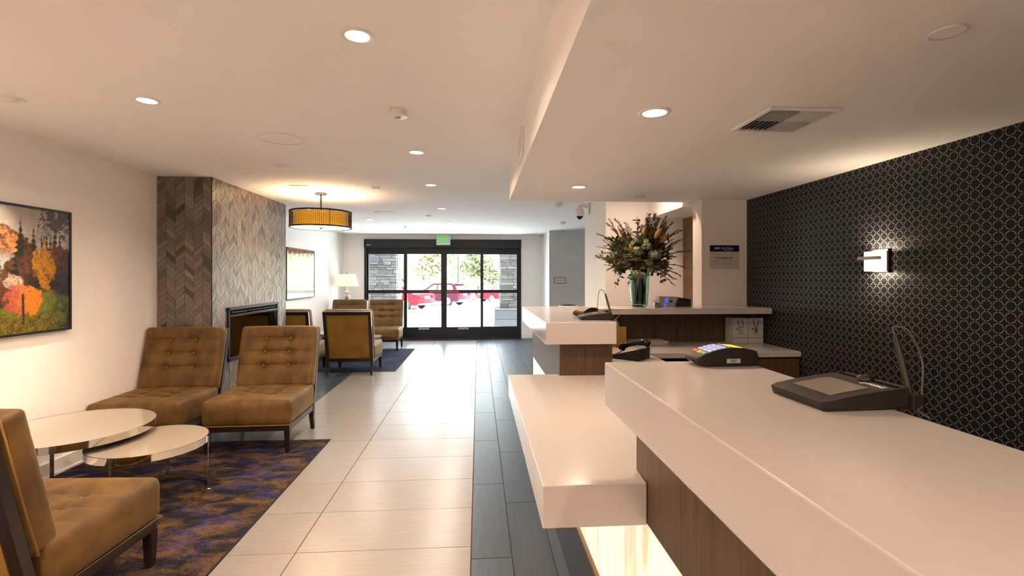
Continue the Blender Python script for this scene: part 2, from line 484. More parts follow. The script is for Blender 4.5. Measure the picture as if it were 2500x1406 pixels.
def onyx_mat():
    m, nt, b = nodes('backlit_onyx')
    L = nt.links.new
    tc = N(nt, 'ShaderNodeTexCoord')
    mp = N(nt, 'ShaderNodeMapping')
    mp.inputs['Rotation'].default_value = (0.5, 0, 0)
    mp.inputs['Scale'].default_value = (1, 5.5, 1.1)
    L(tc.outputs['Object'], mp.inputs[0])
    n1 = N(nt, 'ShaderNodeTexNoise'); n1.inputs['Scale'].default_value = 1.7; n1.inputs['Detail'].default_value = 5; n1.inputs['Distortion'].default_value = 0.5
    L(mp.outputs[0], n1.inputs['Vector'])
    cr = N(nt, 'ShaderNodeValToRGB')
    e = cr.color_ramp.elements
    e[0].position = 0.32; e[0].color = (0.90, 0.54, 0.32, 1)
    e[1].position = 0.62; e[1].color = (1.0, 0.86, 0.73, 1)
    x = e.new(0.44); x.color = (1.0, 0.75, 0.57, 1)
    L(n1.outputs['Fac'], cr.inputs[0])
    L(cr.outputs[0], b.inputs['Base Color'])
    L(cr.outputs[0], b.inputs['Emission Color'])
    b.inputs['Emission Strength'].default_value = 0.33
    b.inputs['Roughness'].default_value = 0.2
    return m
M['onyx'] = onyx_mat()

def tone_mat(name, rough=0.35, spec=0.5, noise_amt=0.12, stretch=(1, 1, 1), scale=20):
    """colour from the mesh's own 'tone' attribute, with fine grain"""
    m, nt, b = nodes(name)
    L = nt.links.new
    at = N(nt, 'ShaderNodeAttribute'); at.attribute_name = 'tone'
    tc = N(nt, 'ShaderNodeTexCoord')
    mp = N(nt, 'ShaderNodeMapping'); mp.inputs['Scale'].default_value = stretch
    L(tc.outputs['Object'], mp.inputs[0])
    no = N(nt, 'ShaderNodeTexNoise'); no.inputs['Scale'].default_value = scale; no.inputs['Detail'].default_value = 5
    L(mp.outputs[0], no.inputs['Vector'])
    mr = N(nt, 'ShaderNodeMapRange'); mr.inputs['To Min'].default_value = 1 - noise_amt; mr.inputs['To Max'].default_value = 1 + noise_amt
    L(no.outputs['Fac'], mr.inputs['Value'])
    hv = N(nt, 'ShaderNodeHueSaturation')
    L(at.outputs['Color'], hv.inputs['Color']); L(mr.outputs[0], hv.inputs['Value'])
    L(hv.outputs[0], b.inputs['Base Color'])
    b.inputs['Roughness'].default_value = rough
    b.inputs['Specular IOR Level'].default_value = spec
    return m
M['chevron'] = tone_mat('limestone_chevron_tile', 0.30, 0.6, 0.16, (1, 1, 1), 38)
M['print'] = tone_mat('landscape_print', 0.45, 0.3, 0.03, (1, 1, 1), 200)
M['print_gloss'] = tone_mat('glossy_landscape_print', 0.12, 0.8, 0.02, (1, 1, 1), 200)
M['print_gloss'].node_tree.nodes['Principled BSDF'].inputs['Coat Weight'].default_value = 0.6

def set_tone(me, cols):
    """per-face colours"""
    a = me.attributes.new('tone', 'FLOAT_COLOR', 'CORNER')
    data = []
    for p, c in zip(me.polygons, cols):
        data += [c[0], c[1], c[2], 1.0] * p.loop_total
    a.data.foreach_set('color', data)

# ------------------------------------------------------------------ the shell
XL, XR, XF = -3.2, 2.42, -2.67
C_H, S_H = 2.5, 2.19
YB, YN = 11.78, -2.6
XE = 4.2

def struct(name, bm, mat, label, cat='wall', smooth=None):
    return props(obj(name, bm, mat, smooth=smooth), label, cat, kind='structure')

floor = struct('floor', BOX(XL, XE, YN, YB + 0.1, -0.12, -0.005), M['grout'], 'lobby floor of beige tiles between strips of slate plank tiles', 'floor')

def tile_me(name, w, d, mat):
    return mesh(name, BOX(0, w, 0, d, -0.008, 0.0, bev=0.0012, seg=1), mat)
G = 0.004
W_L, D_L = 0.951, 0.457
me_l = tile_me('beige_tile', W_L - G, D_L - G, M['tile_light'])
xs = -1.94
for c in range(2):
    k = math.floor((YN - 2.721) / D_L) + 1
    y = 2.721 + k * D_L
    while y + D_L < YB + 0.02:
        link('beige_tile', me_l, floor, (xs + c * W_L, y, 0))
        y += D_L
W_D, D_D = 0.2195, 0.93
me_d = tile_me('plank_tile', W_D - G, D_D - G, M['tile_dark'])
def planks(x, y0, y1, off):
    y = off + math.floor((y0 - off) / D_D) * D_D
    while y < y1:
        a, b = max(y, y0), min(y + D_D, y1)
        if b - a > 0.03:
            if b - a > D_D - 1e-3: link('plank_tile', me_d, floor, (x, y, 0))
            else: link('plank_tile', tile_me('plank_tile', W_D - G, b - a - G, M['tile_dark']), floor, (x, a, 0))
        y += D_D
offs = [2.6, 3.23, 2.92, 3.45, 2.70, 3.30, 2.85]
for i in range(11):
    x = -0.037 + i * W_D
    planks(x, YN + 0.9 if i < 2 else (1.1 if i == 2 else 4.16), YB, offs[i % 7])
for i in range(6):
    planks(-1.94 - (i + 1) * W_D + 0.0, 0.4, YB, offs[(i * 3 + 1) % 7])
# last narrow strip by the left wall
link('plank_tile', tile_me('plank_tile', 0.055, YB - 0.4, M['tile_dark']), floor, (XL + 0.001, 0.4, 0))

struct('ceiling', BOX(XL - 0.2, XE + 0.1, YN - 0.2, YB + 0.2, C_H, C_H + 0.12), M['ceil'], 'plain off white plaster ceiling of the lobby', 'ceiling')
struct('ceiling_soffit', BOX(0.28, XR + 0.02, YN, 4.42, S_H, C_H + 0.01), M['ceil'], 'dropped plaster ceiling soffit over the reception desk', 'soffit')
wl = struct('wall_left', BOX(XL - 0.15, XL, YN, YB + 0.15, 0, C_H), M['wall'], 'cream painted left wall with the framed landscape prints')
struct('wall_right', BOX(XR, XR + 0.15, YN, 4.43, 0, S_H), M['wallpaper'], 'charcoal wallpaper wall printed with silver rings')
struct('wall_rear', BOX(XL, XR, YN - 0.15, YN, 0, C_H), M['wall'], 'cream wall behind the viewpoint')
bm = bmesh.new()
box(bm, XL, -2.70, YB, YB + 0.15, 0, C_H)
box(bm, -2.70, 1.03, YB, YB + 0.15, 2.387, C_H)
box(bm, 1.03, 1.56, YB, YB + 0.15, 0, C_H)
struct('wall_back', bm, M['wall'], 'white end wall around the black sliding entrance door')
struct('wall_return', BOX(1.552, 1.66, 10.56, YB, 0, C_H), M['wall'], 'white return wall beside the entrance')
struct('wall_restroom', BOX(1.552, XE, 10.548, 10.62, 0, C_H), M['wall_grey'], 'grey wall carrying the small restroom plaque')
struct('wall_far_right', BOX(XE, XE + 0.1, 4.4, YB, 0, C_H), M['wall'], 'white wall at the end of the side corridor')
struct('wall_column', BOX(1.42, 3.2, 5.36, 6.43, 0, C_H), M['wall'], 'white wall stub behind the flower vase')
struct('wall_pier', BOX(2.0, XR + 0.02, 4.25, 4.43, 0, S_H), M['wall_taupe'], 'taupe pier carrying the blue hotel plaque', 'pier')
struct('wall_passage', BOX(2.305, 2.36, 4.43, 5.36, 0, C_H), M['panel_brown'], 'brown panelled wall inside the staff passage')
struct('ceiling_passage', BOX(1.90, 2.305, 4.43, 5.36, 2.15, C_H), M['ceil'], 'lowered ceiling box inside the staff passage', 'soffit')
bm = bmesh.new()
box(bm, XL, XL + 0.016, YN, 5.09, 0.0, 0.12, 0.003, 1)
box(bm, XL, XL + 0.024, YN, 5.09, 0.0, 0.022, 0.003, 1)
struct('baseboard_left', bm, M['trim'], 'white baseboard along the left wall near the coffee tables', 'baseboard')
struct('baseboard_far_left', BOX(XL, XL + 0.016, 6.99, YB, 0, 0.12, 0.003, 1), M['trim'], 'white baseboard along the left wall past the fireplace', 'baseboard')
bm = bmesh.new()
box(bm, XL, -2.71, YB - 0.016, YB, 0, 0.12, 0.003, 1)
box(bm, 1.04, 1.55, YB - 0.016, YB, 0, 0.12, 0.003, 1)
struct('baseboard_back', bm, M['trim'], 'white baseboard beside the entrance door', 'baseboard')

# ------------------------------------------------------------------ fireplace chimney breast with chevron tiles
fire = thing('fireplace', 'chimney breast clad in grey brown chevron tiles with glass fireplace', 'fireplace', (XL, 5.09, 0))
def fo(name, bm, mat, smooth=None):
    o = obj(name, bm, mat, fire, smooth)
    o.matrix_parent_inverse = Matrix.Translation((-XL, -5.09, 0))
    return o
FY0, FY1 = 5.09, 6.98
# carcass with an opening for the firebox
bm = bmesh.new()
IX, IY0, IY1, IZ0, IZ1 = XF - 0.012, 5.40, 6.67, 0.60, 1.155
box(bm, XL + 0.002, IX, FY0 + 0.012, IY0, 0, C_H - 0.001)
box(bm, XL + 0.002, IX, IY1, FY1, 0, C_H - 0.001)
box(bm, XL + 0.002, IX, IY0, IY1, 0, IZ0)
box(bm, XL + 0.002, IX, IY0, IY1, IZ1, C_H - 0.001)
fo('carcass', bm, M['mortar'])

def clip(poly, f):
    out = []
    for i, p in enumerate(poly):
        q = poly[(i + 1) % len(poly)]
        a, b = f(p), f(q)
        if a >= 0: out.append(p)
        if (a >= 0) != (b >= 0):
            t = a / (a - b)
            out.append((p[0] + (q[0]-p[0])*t, p[1] + (q[1]-p[1])*t))
    return out
CW, CHT, RISE = 0.0875, 0.0595, 0.076
def tone_pick():
    r = random.random()
    if r < 0.10: b = 0.36
    elif r < 0.30: b = 0.68
    elif r < 0.85: b = 0.92
    else: b = 1.18
    b *= random.uniform(0.9, 1.1)
    w = random.uniform(-0.012, 0.014)
    return ((0.185 + w*.6) * b, 0.152 * b, (0.126 - w*.6) * b)
def chev(mp, umax, holes=None):
    """yield (polygon in u,v, thickness, colour) for a clad rectangle umax x ceiling height"""
    nc = math.ceil(umax / CW)
    for c in range(nc):
        u0, u1 = c * CW, min((c + 1) * CW, umax)
        up = 1 if c % 2 == 0 else -1
        v = -0.1 + random.choice((0.0, 0.0, 0.03))
        while v < C_H + 0.1:
            hh = CHT - 0.0026
            g = 0.0012
            va, vb = (v, v + RISE) if up > 0 else (v + RISE, v)
            poly = [(u0 + g, va), (u1 - g, vb), (u1 - g, vb + hh), (u0 + g, va + hh)]
            v += CHT
            poly = clip(poly, lambda p: p[1] - 0.002)
            if len(poly) > 2: poly = clip(poly, lambda p: C_H - 0.003 - p[1])
            if len(poly) < 3: continue
            polys = [poly]
            if holes:
                h0, h1, h2, h3 = holes
                if u1 > h0 and u0 < h1 and max(p[1] for p in poly) > h2 and min(p[1] for p in poly) < h3:
                    polys = []
                    for f in (lambda p: h0 - p[0], lambda p: p[0] - h1):
                        q = clip(poly, f)
                        if len(q) > 2: polys.append(q)
                    mid = clip(clip(poly, lambda p: p[0] - h0), lambda p: h1 - p[0]) if True else []
                    if len(mid) > 2:
                        for f in (lambda p: h2 - p[1], lambda p: p[1] - h3):
                            q = clip(mid, f)
                            if len(q) > 2: polys.append(q)
            for q in polys:
                yield q, 0.008 + random.uniform(0, 0.0035), tone_pick()
def near_mp(u, v, d): return (XL + 0.003 + u, FY0 + 0.012 - d, v)
def main_mp(u, v, d): return (IX + d, FY0 + u, v)
single, rest = [], []
for q, t, c in chev(near_mp, XF - XL - 0.003):
    (single if min(p[1] for p in q) > 0.88 else rest).append((near_mp, q, t, c))
mainp = [(main_mp, q, t, c) for q, t, c in chev(main_mp, FY1 - FY0, (IY0 - FY0, IY1 - FY0, IZ0, IZ1))]
mainp.sort(key=lambda s: (s[1][0][0] if min(p[1] for p in s[1]) > 0.88 else 99))
k = 298 - len(single)
single += mainp[:k]
rest += mainp[k:]
for mp_, q, t, c in single:
    o = fo('chevron_tile', prism(bmesh.new(), q, mp_, -0.002, t), M['chevron'])
    set_tone(o.data, [c] * len(o.data.polygons))
bm = bmesh.new()
cols = []
for mp_, q, t, c in rest:
    prism(bm, q, mp_, -0.002, t)
    cols += [c] * (len(q) + 2)
o = fo('chevron_tile', bm, M['chevron'])
o['kind'] = 'stuff'
set_tone(o.data, cols)
# corner bead and firebox
fo('corner_trim', BOX(XF - 0.006, XF + 0.002, FY0 - 0.001, FY0 + 0.006, 0, C_H - 0.002), M['bronze'])
bm = bmesh.new()
box(bm, XF - 0.40, XF - 0.385, IY0, IY1, IZ0, IZ1)
box(bm, XF - 0.40, IX, IY0, IY0 + 0.01, IZ0, IZ1)
box(bm, XF - 0.40, IX, IY1 - 0.01, IY1, IZ0, IZ1)
box(bm, XF - 0.40, IX, IY0, IY1, IZ0, IZ0 + 0.01)
box(bm, XF - 0.40, IX, IY0, IY1, IZ1 - 0.01, IZ1)
fb = fo('firebox', bm, M['firebox'])
bm = bmesh.new()
for a in ((IY0 - 0.012, IY0 + 0.022, IZ0, IZ1), (IY1 - 0.022, IY1 + 0.012, IZ0, IZ1), (IY0 - 0.012, IY1 + 0.012, IZ1 - 0.022, IZ1 + 0.012), (IY0 - 0.012, IY1 + 0.012, IZ0 - 0.012, IZ0 + 0.022), (IY0, IY1, IZ1 - 0.095, IZ1 - 0.070)):
    box(bm, XF - 0.012, XF + 0.016, *a, bev=0.002, seg=1)
fr = fo('fire_surround', bm, M['black_frame'])
for i in range(3):
    yy = IY0 + 0.05 + i * (IY1 - IY0 - 0.1) / 3
    fo('vent_slot', BOX(XF - 0.004, XF + 0.010, yy + 0.01, yy + (IY1 - IY0 - 0.1) / 3 - 0.01, IZ1 - 0.058, IZ1 - 0.034, 0.002, 1), M['chrome'] if i == 9 else M['black_gloss'])
fo('fire_glass', BOX(XF + 0.002, XF + 0.006, IY0 + 0.02, IY1 - 0.02, IZ0 + 0.02, IZ1 - 0.095), M['fire_glass'])

# ------------------------------------------------------------------ entrance door
door = thing('door_1', 'black framed automatic sliding glass entrance door', 'door', (-0.83, YB, 0), kind='structure')
def dp(name, bm, mat, parent=None, smooth=None):
    o = obj(name, bm, mat, parent or door, smooth)
    o.matrix_parent_inverse = Matrix.Translation((0.83, -YB, 0))
    if parent is not None: o.matrix_parent_inverse = Matrix.Identity(4)
    return o
bmh = BOX(-2.70, 1.03, YB - 0.06, YB + 0.12, 2.18, 2.387, 0.003, 1)
dp('header', bmh, M['black_frame'])
dp('jamb', BOX(-2.70, -2.65, YB - 0.02, YB + 0.12, 0, 2.18), M['black_frame'])
dp('jamb', BOX(0.98, 1.03, YB - 0.02, YB + 0.12, 0, 2.18), M['black_frame'])
dp('threshold', BOX(-2.70, 1.03, YB - 0.04, YB + 0.12, -0.004, 0.012, 0.002, 1), M['black_frame'])
dp('motion_sensor', BOX(-1.07, -0.58, YB - 0.085, YB - 0.06, 2.175, 2.205, 0.004, 1), M['black_plastic'])
dp('maker_label', BOX(-2.64, -2.54, YB - 0.062, YB - 0.0599, 2.24, 2.258), M['white_print'])
def leaf(x0, x1, px0, px1, yy, nm):
    t = dp(nm, None or BOX(x0, px0, yy, yy + 0.045, 0.015, 2.18), M['black_frame'])
    # stiles and rails in one frame mesh
    bm = bmesh.new(); bm.from_mesh(t.data)
    box(bm, px1, x1, yy, yy + 0.045, 0.015, 2.18)
    box(bm, px0, px1, yy, yy + 0.045, 2.037, 2.18)
    box(bm, px0, px1, yy, yy + 0.045, 1.10, 1.178)
    box(bm, px0, px1, yy, yy + 0.045, 0.015, 0.288)
    bm.to_mesh(t.data); bm.free()
    dp('pane', BOX(px0, px1, yy + 0.018, yy + 0.026, 1.178, 2.037), M['pane'], t)
    dp('pane', BOX(px0, px1, yy + 0.018, yy + 0.026, 0.288, 1.10), M['pane'], t)
    return t
leaf(-2.65, -1.735, -2.61, -1.784, YB + 0.05, 'side_light')
leaf(0.06, 0.98, 0.118, 0.931, YB + 0.05, 'side_light')
s1 = leaf(-1.755, -0.8232, -1.697, -0.892, YB - 0.01, 'sliding_leaf')
s2 = leaf(-0.8228, 0.110, -0.755, 0.049, YB - 0.01, 'sliding_leaf')
for s, xa in ((s1, -1.04), (s2, -0.615)):
    dp('sticker', BOX(xa - 0.145, xa + 0.145, YB - 0.0115, YB - 0.0099, 1.118, 1.156), M['red_print'], s)
    text('lettering', 'IN EMERGENCY PUSH TO OPEN', 0.0265, M['white_print'], s, (xa, YB - 0.0122, 1.137), (PI/2, 0, 0), sx=0.72, ext=0.0003)
for s, xa in ((s1, -1.30), (s2, -0.36)):
    bm = bmesh.new()
    for r_, segs in ((0.262, 1), (0.238, 3)):
        for q in range(segs):
            w = 0.27 / segs
            box(bm, xa - 0.135 + q*w + 0.01, xa - 0.135 + (q+1)*w - 0.01, YB - 0.0112, YB - 0.0099, r_ - 0.008, r_ + 0.008)
    dp('caution_sticker', bm, M['white_print'], s)

ex = thing('exit_sign', 'white box sign with green EXIT letters above the entrance', 'exit sign', (-0.833, YB, 2.37))
obj('housing', BOX(-0.165, 0.165, -0.07, -0.0, -0.12, 0.128, 0.006, 2), M['white_plastic'], ex)
text('lettering', 'EXIT', 0.235, M['green_letter'], ex, (0, -0.0715, 0.0), (PI/2, 0, 0), sx=0.62, bold=0.0015)
obj('canopy_mount', BOX(-0.05, 0.05, -0.062, -0.008, 0.122, 0.1295), M['white_plastic'], ex)

# ------------------------------------------------------------------ reception furniture
HC, HL = 1.245, 0.937
SX0, SX1 = 0.375, 0.797
PX = 0.46
def face_panels(t, y0, y1, ztop, wood_y1=None, xin=0.765, onyx=True):
    """oak band, backlit onyx band and dark plinth of one counter front (built in world coordinates)"""
    if ztop > 0.83:
        wo = obj('oak_panel', BOX(PX, xin, y0, wood_y1 if wood_y1 is not None else y1, 0.822, ztop, 0.002, 1), M['veneer'], t)
    obj('onyx_panel', BOX(PX + 0.004, PX + 0.02, y0 + 0.002, y1 - 0.002, 0.352, 0.822), M['onyx'], t)
    obj('ledge', BOX(PX - 0.010, PX + 0.02, y0 + 0.002, y1 - 0.002, 0.336, 0.352, 0.001, 1), M['ledge'], t)
    obj('plinth', BOX(PX - 0.004, PX + 0.02, y0 + 0.002, y1 - 0.002, 0.0, 0.336), M['base_dark'], t)
    obj('carcass', BOX(PX + 0.02, xin - 0.01, y0 + 0.004, y1 - 0.004, 0.0, 0.822), M['base_dark'], t)

desk = thing('reception_desk', 'long near reception desk with thick white quartz top over backlit onyx', 'reception desk')
obj('countertop', BOX(SX0, SX1, -1.2, 1.43, 1.12, HC, 0.0035, 2), M['quartz'], desk)
face_panels(desk, -1.2, 1.395, 1.12)
mid = thing('transaction_counter', 'low white quartz counter bridging the two reception desks', 'counter')
bm = prism(bmesh.new(), [(0.172, 1.30), (0.4585, 1.30), (0.4585, 1.397), (0.80, 1.397), (0.80, 2.742), (0.4585, 2.742), (0.4585, 2.79), (0.172, 2.79)], lambda u, v, d: (u, v, d), 0.822, HL)
bmesh.ops.bevel(bm, geom=bm.edges[:], offset=0.003, segments=2, profile=0.5, affect='EDGES')
obj('countertop', bm, M['quartz'], mid)
face_panels(mid, 1.397, 2.742, 0.82)
far = thing('reception_desk', 'far reception desk whose white top turns the corner under the vase', 'reception desk')
bm = bmesh.new()
obj('countertop', BOX(SX0, 0.775, 2.69, 4.15, 1.12, HC, 0.0035, 2), M['quartz'], far)
obj('counter_wing', BOX(0.7755, 2.37, 3.79, 4.15, 1.198, HC, 0.003, 2), M['quartz'], far)
face_panels(far, 2.744, 4.12, 1.12)
obj('back_panel', BOX(0.766, 2.415, 4.09, 4.14, 0.0, 1.197), M['veneer'], far)
obj('end_panel', BOX(PX, 0.765, 4.121, 4.146, 0.0, 1.12), M['veneer'], far)
work = thing('work_desk', 'staff side work desk with pale top and dark oak cabinet', 'desk')
bm = bmesh.new()
obj('desk_top', BOX(0.768, 1.24, 2.76, 4.088, 0.897, HL, 0.002, 1), M['quartz'], work)
obj('desk_top', BOX(1.2405, 2.417, 3.50, 4.088, 0.897, HL, 0.002, 1), M['quartz'], work)
obj('desk_top', BOX(0.803, 1.24, 1.0, 2.7595, 0.897, HL, 0.002, 1), M['quartz'], work)
obj('cabinet', BOX(1.70, 2.417, 3.53, 4.088, 0.0, 0.896), M['veneer'], work)
obj('cabinet', BOX(0.803, 1.20, 1.02, 4.08, 0.0, 0.896), M['veneer'], work)
obj('drawer_front', BOX(1.71, 2.41, 3.512, 3.53, 0.64, 0.88, 0.002, 1), M['veneer'], work)
obj('drawer_front', BOX(1.71, 2.41, 3.512, 3.53, 0.10, 0.63, 0.002, 1), M['veneer'], work)

# ------------------------------------------------------------------ signature pads and terminals
def wedge(bm, l, w, h0, h1, nose=0.0, n=10, bulge=0.0, bev=0.004):
    """body running along +x (front at x=0), width w in y, height h0 -> h1 with a bulge"""
    top = [(l * i / n, h0 + (h1 - h0) * i / n + bulge * math.sin(PI * i / n)) for i in range(n + 1)]
    poly = [(nose, 0.0)] + top + [(l, 0.0)]
    A = [bm.verts.new((u, -w/2, v)) for u, v in poly]
    B = [bm.verts.new((u, w/2, v)) for u, v in poly]
    k = len(poly)
    for i in range(k): bm.faces.new((A[i], A[(i+1) % k], B[(i+1) % k], B[i]))
    fa = bm.faces.new(A); fb = bm.faces.new(B)
    es = list(fa.edges) + list(fb.edges)
    bmesh.ops.bevel(bm, geom=es, offset=bev, segments=2, profile=0.5, affect='EDGES')
    return bm
def sig_pad(loc, rz, label, full=True, s=1.0):
    t = thing('signature_pad', label, 'signature pad', loc, rz, 'signature pads on the desks')
    t.scale = (s, s, s)
    L_, W_, h0, h1 = 0.205, 0.185, 0.020, 0.048
    obj('body', wedge(bmesh.new(), L_, W_, h0, h1, nose=0.006, bulge=0.004, bev=0.008), M['black_plastic'], t, 22)
    a = math.atan((h1 - h0) / L_)
    def top(u): return h0 + (h1 - h0) * u / L_ + 0.004 * math.sin(PI * u / L_)
    def plate(name, u0, u1, v0, v1, lift, mat):
        bm = bmesh.new()
        n = 8
        V = [(u0 + (u1-u0)*i/n, v, top(u0 + (u1-u0)*i/n) + lift) for i in range(n+1) for v in (v0, v1)]
        vs = [bm.verts.new(p) for p in V]
        for i in range(n): bm.faces.new((vs[2*i], vs[2*i+2], vs[2*i+3], vs[2*i+1]))
        bmesh.ops.solidify(bm, geom=bm.faces[:], thickness=0.0006)
        return obj(name, bm, mat, t)
    plate('screen', 0.040, 0.135, -0.062, 0.062, 0.0008, M['lcd'])
    plate('pen_groove', 0.178, 0.190, -0.085, 0.085, 0.0006, M['black_gloss'])
    obj('pen_rest', lathe(bmesh.new(), [(0.001, 0.012), (0.012, 0.011), (0.018, 0.004), (0.018, 0)][::-1], 16, (0.183, 0.005, top(0.183))), M['black_gloss'], t, 60)
    if full:
        rot = Matrix.Rotation(-PI/2, 4, 'Z')
        text('lettering', 'TOPAZ', 0.0145, M['white_print'], t, (0.154, -0.056, top(0.154) + 0.0016), (a*0.8, 0, -PI/2), bold=0.0003)
        bm = bmesh.new()
        for q in ((0.150, -0.020), (0.156, -0.024)): box(bm, q[0]-0.002, q[0]+0.005, q[1]-0.003, q[1]+0.004, top(q[0])+0.0002, top(q[0])+0.0012)
        obj('logo_mark', bm, M['white_print'], t)
    return t
sig_pad((0.643, 0.953, HC), 0.03, 'black signature pad with grey screen nearest on the desk', True, 0.88)
sig_pad((0.600, 2.90, HC), -0.10, 'smaller looking black signature pad on the far desk corner', False, 0.92)
def stylus(base, tip, loop, foot, label):
    t = thing('stylus_pen', label, 'stylus', base, 0, 'tethered stylus pens')
    b, p = Vector((0, 0, 0)), Vector(tip) - Vector(base)
    d = p.normalized()
    bm = bmesh.new()
    tube(bm, [b, b + d*0.012, b + p*0.25, b + p*0.8, p], [0.0035, 0.0055, 0.0062, 0.0062, 0.0045], 10)
    obj('barrel', bm, M['black_plastic'], t, 50)
    obj('holder', BOX(-0.012, 0.012, -0.014, 0.014, -0.008, 0.022, 0.003, 2), M['black_plastic'], t)
    bm = bmesh.new()
    pts = [p] + [Vector(q) - Vector(base) for q in loop]
    # smooth the loop
    sm = []
    for i in range(len(pts) - 1):
        p0, p1, p2, p3 = pts[max(i-1, 0)], pts[i], pts[i+1], pts[min(i+2, len(pts)-1)]
        for k in range(8):
            u = k / 8
            sm.append(0.5 * ((2*p1) + (p2-p0)*u + (2*p0-5*p1+4*p2-p3)*u*u + (3*p1-p0-3*p2+p3)*u**3))
    sm.append(pts[-1])
    tube(bm, sm, 0.0018, 6)
    obj('cable', bm, M['cable'], t, 80)
    return t
stylus((0.836, 0.885, HC + 0.008), (0.842, 0.932, HC + 0.136), [(0.846, 0.940, HC + 0.152), (0.866, 0.925, HC + 0.144), (0.882, 0.912, HC + 0.085), (0.850, 0.880, HC + 0.035), (0.842, 0.872, HC + 0.008), (0.825, 0.862, HC + 0.003), (0.806, 0.82, HC + 0.002)], None, 'black stylus pen leaning upright behind the nearest signature pad')
stylus((0.788, 2.83, HC + 0.008), (0.765, 2.90, HC + 0.150), [(0.752, 2.91, HC + 0.172), (0.730, 2.91, HC + 0.165), (0.718, 2.90, HC + 0.09), (0.716, 2.88, HC + 0.022), (0.735, 2.86, HC + 0.055), (0.80, 2.83, HC + 0.06), (0.825, 2.79, HC + 0.04), (0.79, 2.75, HC + 0.015), (0.777, 2.74, HC + 0.004)], None, 'black stylus pen with looped cable on the far desk corner')

def terminal(loc, rz, label, s=1.0, lit=True):
    t = thing('card_terminal', label, 'card terminal', loc, rz, 'card payment terminals')
    t.scale = (s, s, s)
    L_, W_ = 0.185, 0.082
    top = lambda u: 0.020 + 0.029 * math.sin(PI * min(1.0, (u / L_) ** 0.9) * 0.80) ** 1.0
    n = 16
    poly = [(0.016, 0.004), (0.0, 0.014), (0.002, 0.024)] + [(L_ * (0.03 + 0.94 * i / n), top(L_ * (0.03 + 0.94 * i / n)) + 0.004) for i in range(n + 1)] + [(L_, 0.026), (L_ - 0.004, 0.0), (0.03, 0.0)]
    bm = prism(bmesh.new(), poly, lambda u, v, d: (u, d, v), -W_/2, W_/2)
    es = [e for e in bm.edges if abs(e.verts[0].co.y - e.verts[1].co.y) < 1e-6]
    bmesh.ops.bevel(bm, geom=es, offset=0.006, segments=3, profile=0.5, affect='EDGES')
    obj('body', bm, M['black_plastic'], t, 22)
    def pl(name, u0, u1, v0, v1, mat, lift=0.0042, th=0.0022):
        bm = bmesh.new()
        vs = []
        for u in (u0, u1):
            for v in (v0, v1): vs.append((u, v, top(u) + lift))
        lo = [bm.verts.new((a, b, c)) for a, b, c in vs]
        hi = [bm.verts.new((a, b, c + th)) for a, b, c in vs]
        for f in ((0, 1, 3, 2), (0, 2, 6, 4), (1, 5, 7, 3), (0, 4, 5, 1), (2, 3, 7, 6), (4, 6, 7, 5)):
            A = lo + hi
            bm.faces.new([A[i] for i in f])
        return obj(name, bm, mat, t)
    cm = (M['red_key'], M['yellow_key'], M['green_key'])
    for j in range(3):
        v = 0.026 - j * 0.026
        pl('key', 0.022, 0.033, v - 0.010, v + 0.010, cm[j])
    for i in range(4):
        for j in range(3):
            v = 0.026 - j * 0.026
            pl('key', 0.040 + i*0.0135, 0.048 + i*0.0135, v - 0.010, v + 0.010, M['key'] if lit else M['grey_plastic'])
    pl('function_bar', 0.098, 0.106, -0.034, 0.034, M['grey_plastic'])
    pl('display', 0.113, 0.140, -0.030, 0.030, M['screen_yellow'] if lit else M['lcd'], 0.0040, 0.0010)
    obj('side_label', BOX(0.088, 0.128, -W_/2 - 0.0006, -W_/2 + 0.002, 0.010, 0.022), M['paper'], t)
    bm = bmesh.new()
    for q in (0.019, 0.016, 0.013): box(bm, 0.098, 0.117, -W_/2 - 0.0010, -W_/2, q - 0.0006, q + 0.0006)
    obj('lettering', bm, M['black_print'], t)
    obj('card_slot', BOX(-0.001, 0.012, -0.027, 0.027, 0.0145, 0.0165), M['black_gloss'], t)
    bm = tube(bmesh.new(), [(L_ - 0.004, 0, 0.012), (L_ + 0.010, -0.002, 0.006), (L_ + 0.022, -0.006, 0.002)], 0.0025, 6)
    obj('cable', bm, M['cable'], t, 80)
    return t
terminal((0.612, 1.372, HC), 0.02, 'black card terminal with lit blue keypad on the near desk end')
terminal((0.632, 3.08, HC), 0.75, 'black card terminal behind the far signature pad', 1.0, False)

dk = thing('card_reader', 'low black and white card reader at the far counter edge', 'card reader', (0.76, 4.09, HC), 0.1)
obj('shell', lathe(bmesh.new(), [(0.075, 0.0), (0.078, 0.006), (0.066, 0.016), (0.035, 0.023), (0.004, 0.025)], 24), M['black_gloss'], dk, 60)
obj('rim', lathe(bmesh.new(), [(0.079, 0.0), (0.084, 0.003), (0.084, 0.007), (0.079, 0.008)], 24, (0, 0, 0)), M['white_plastic'], dk, 60)

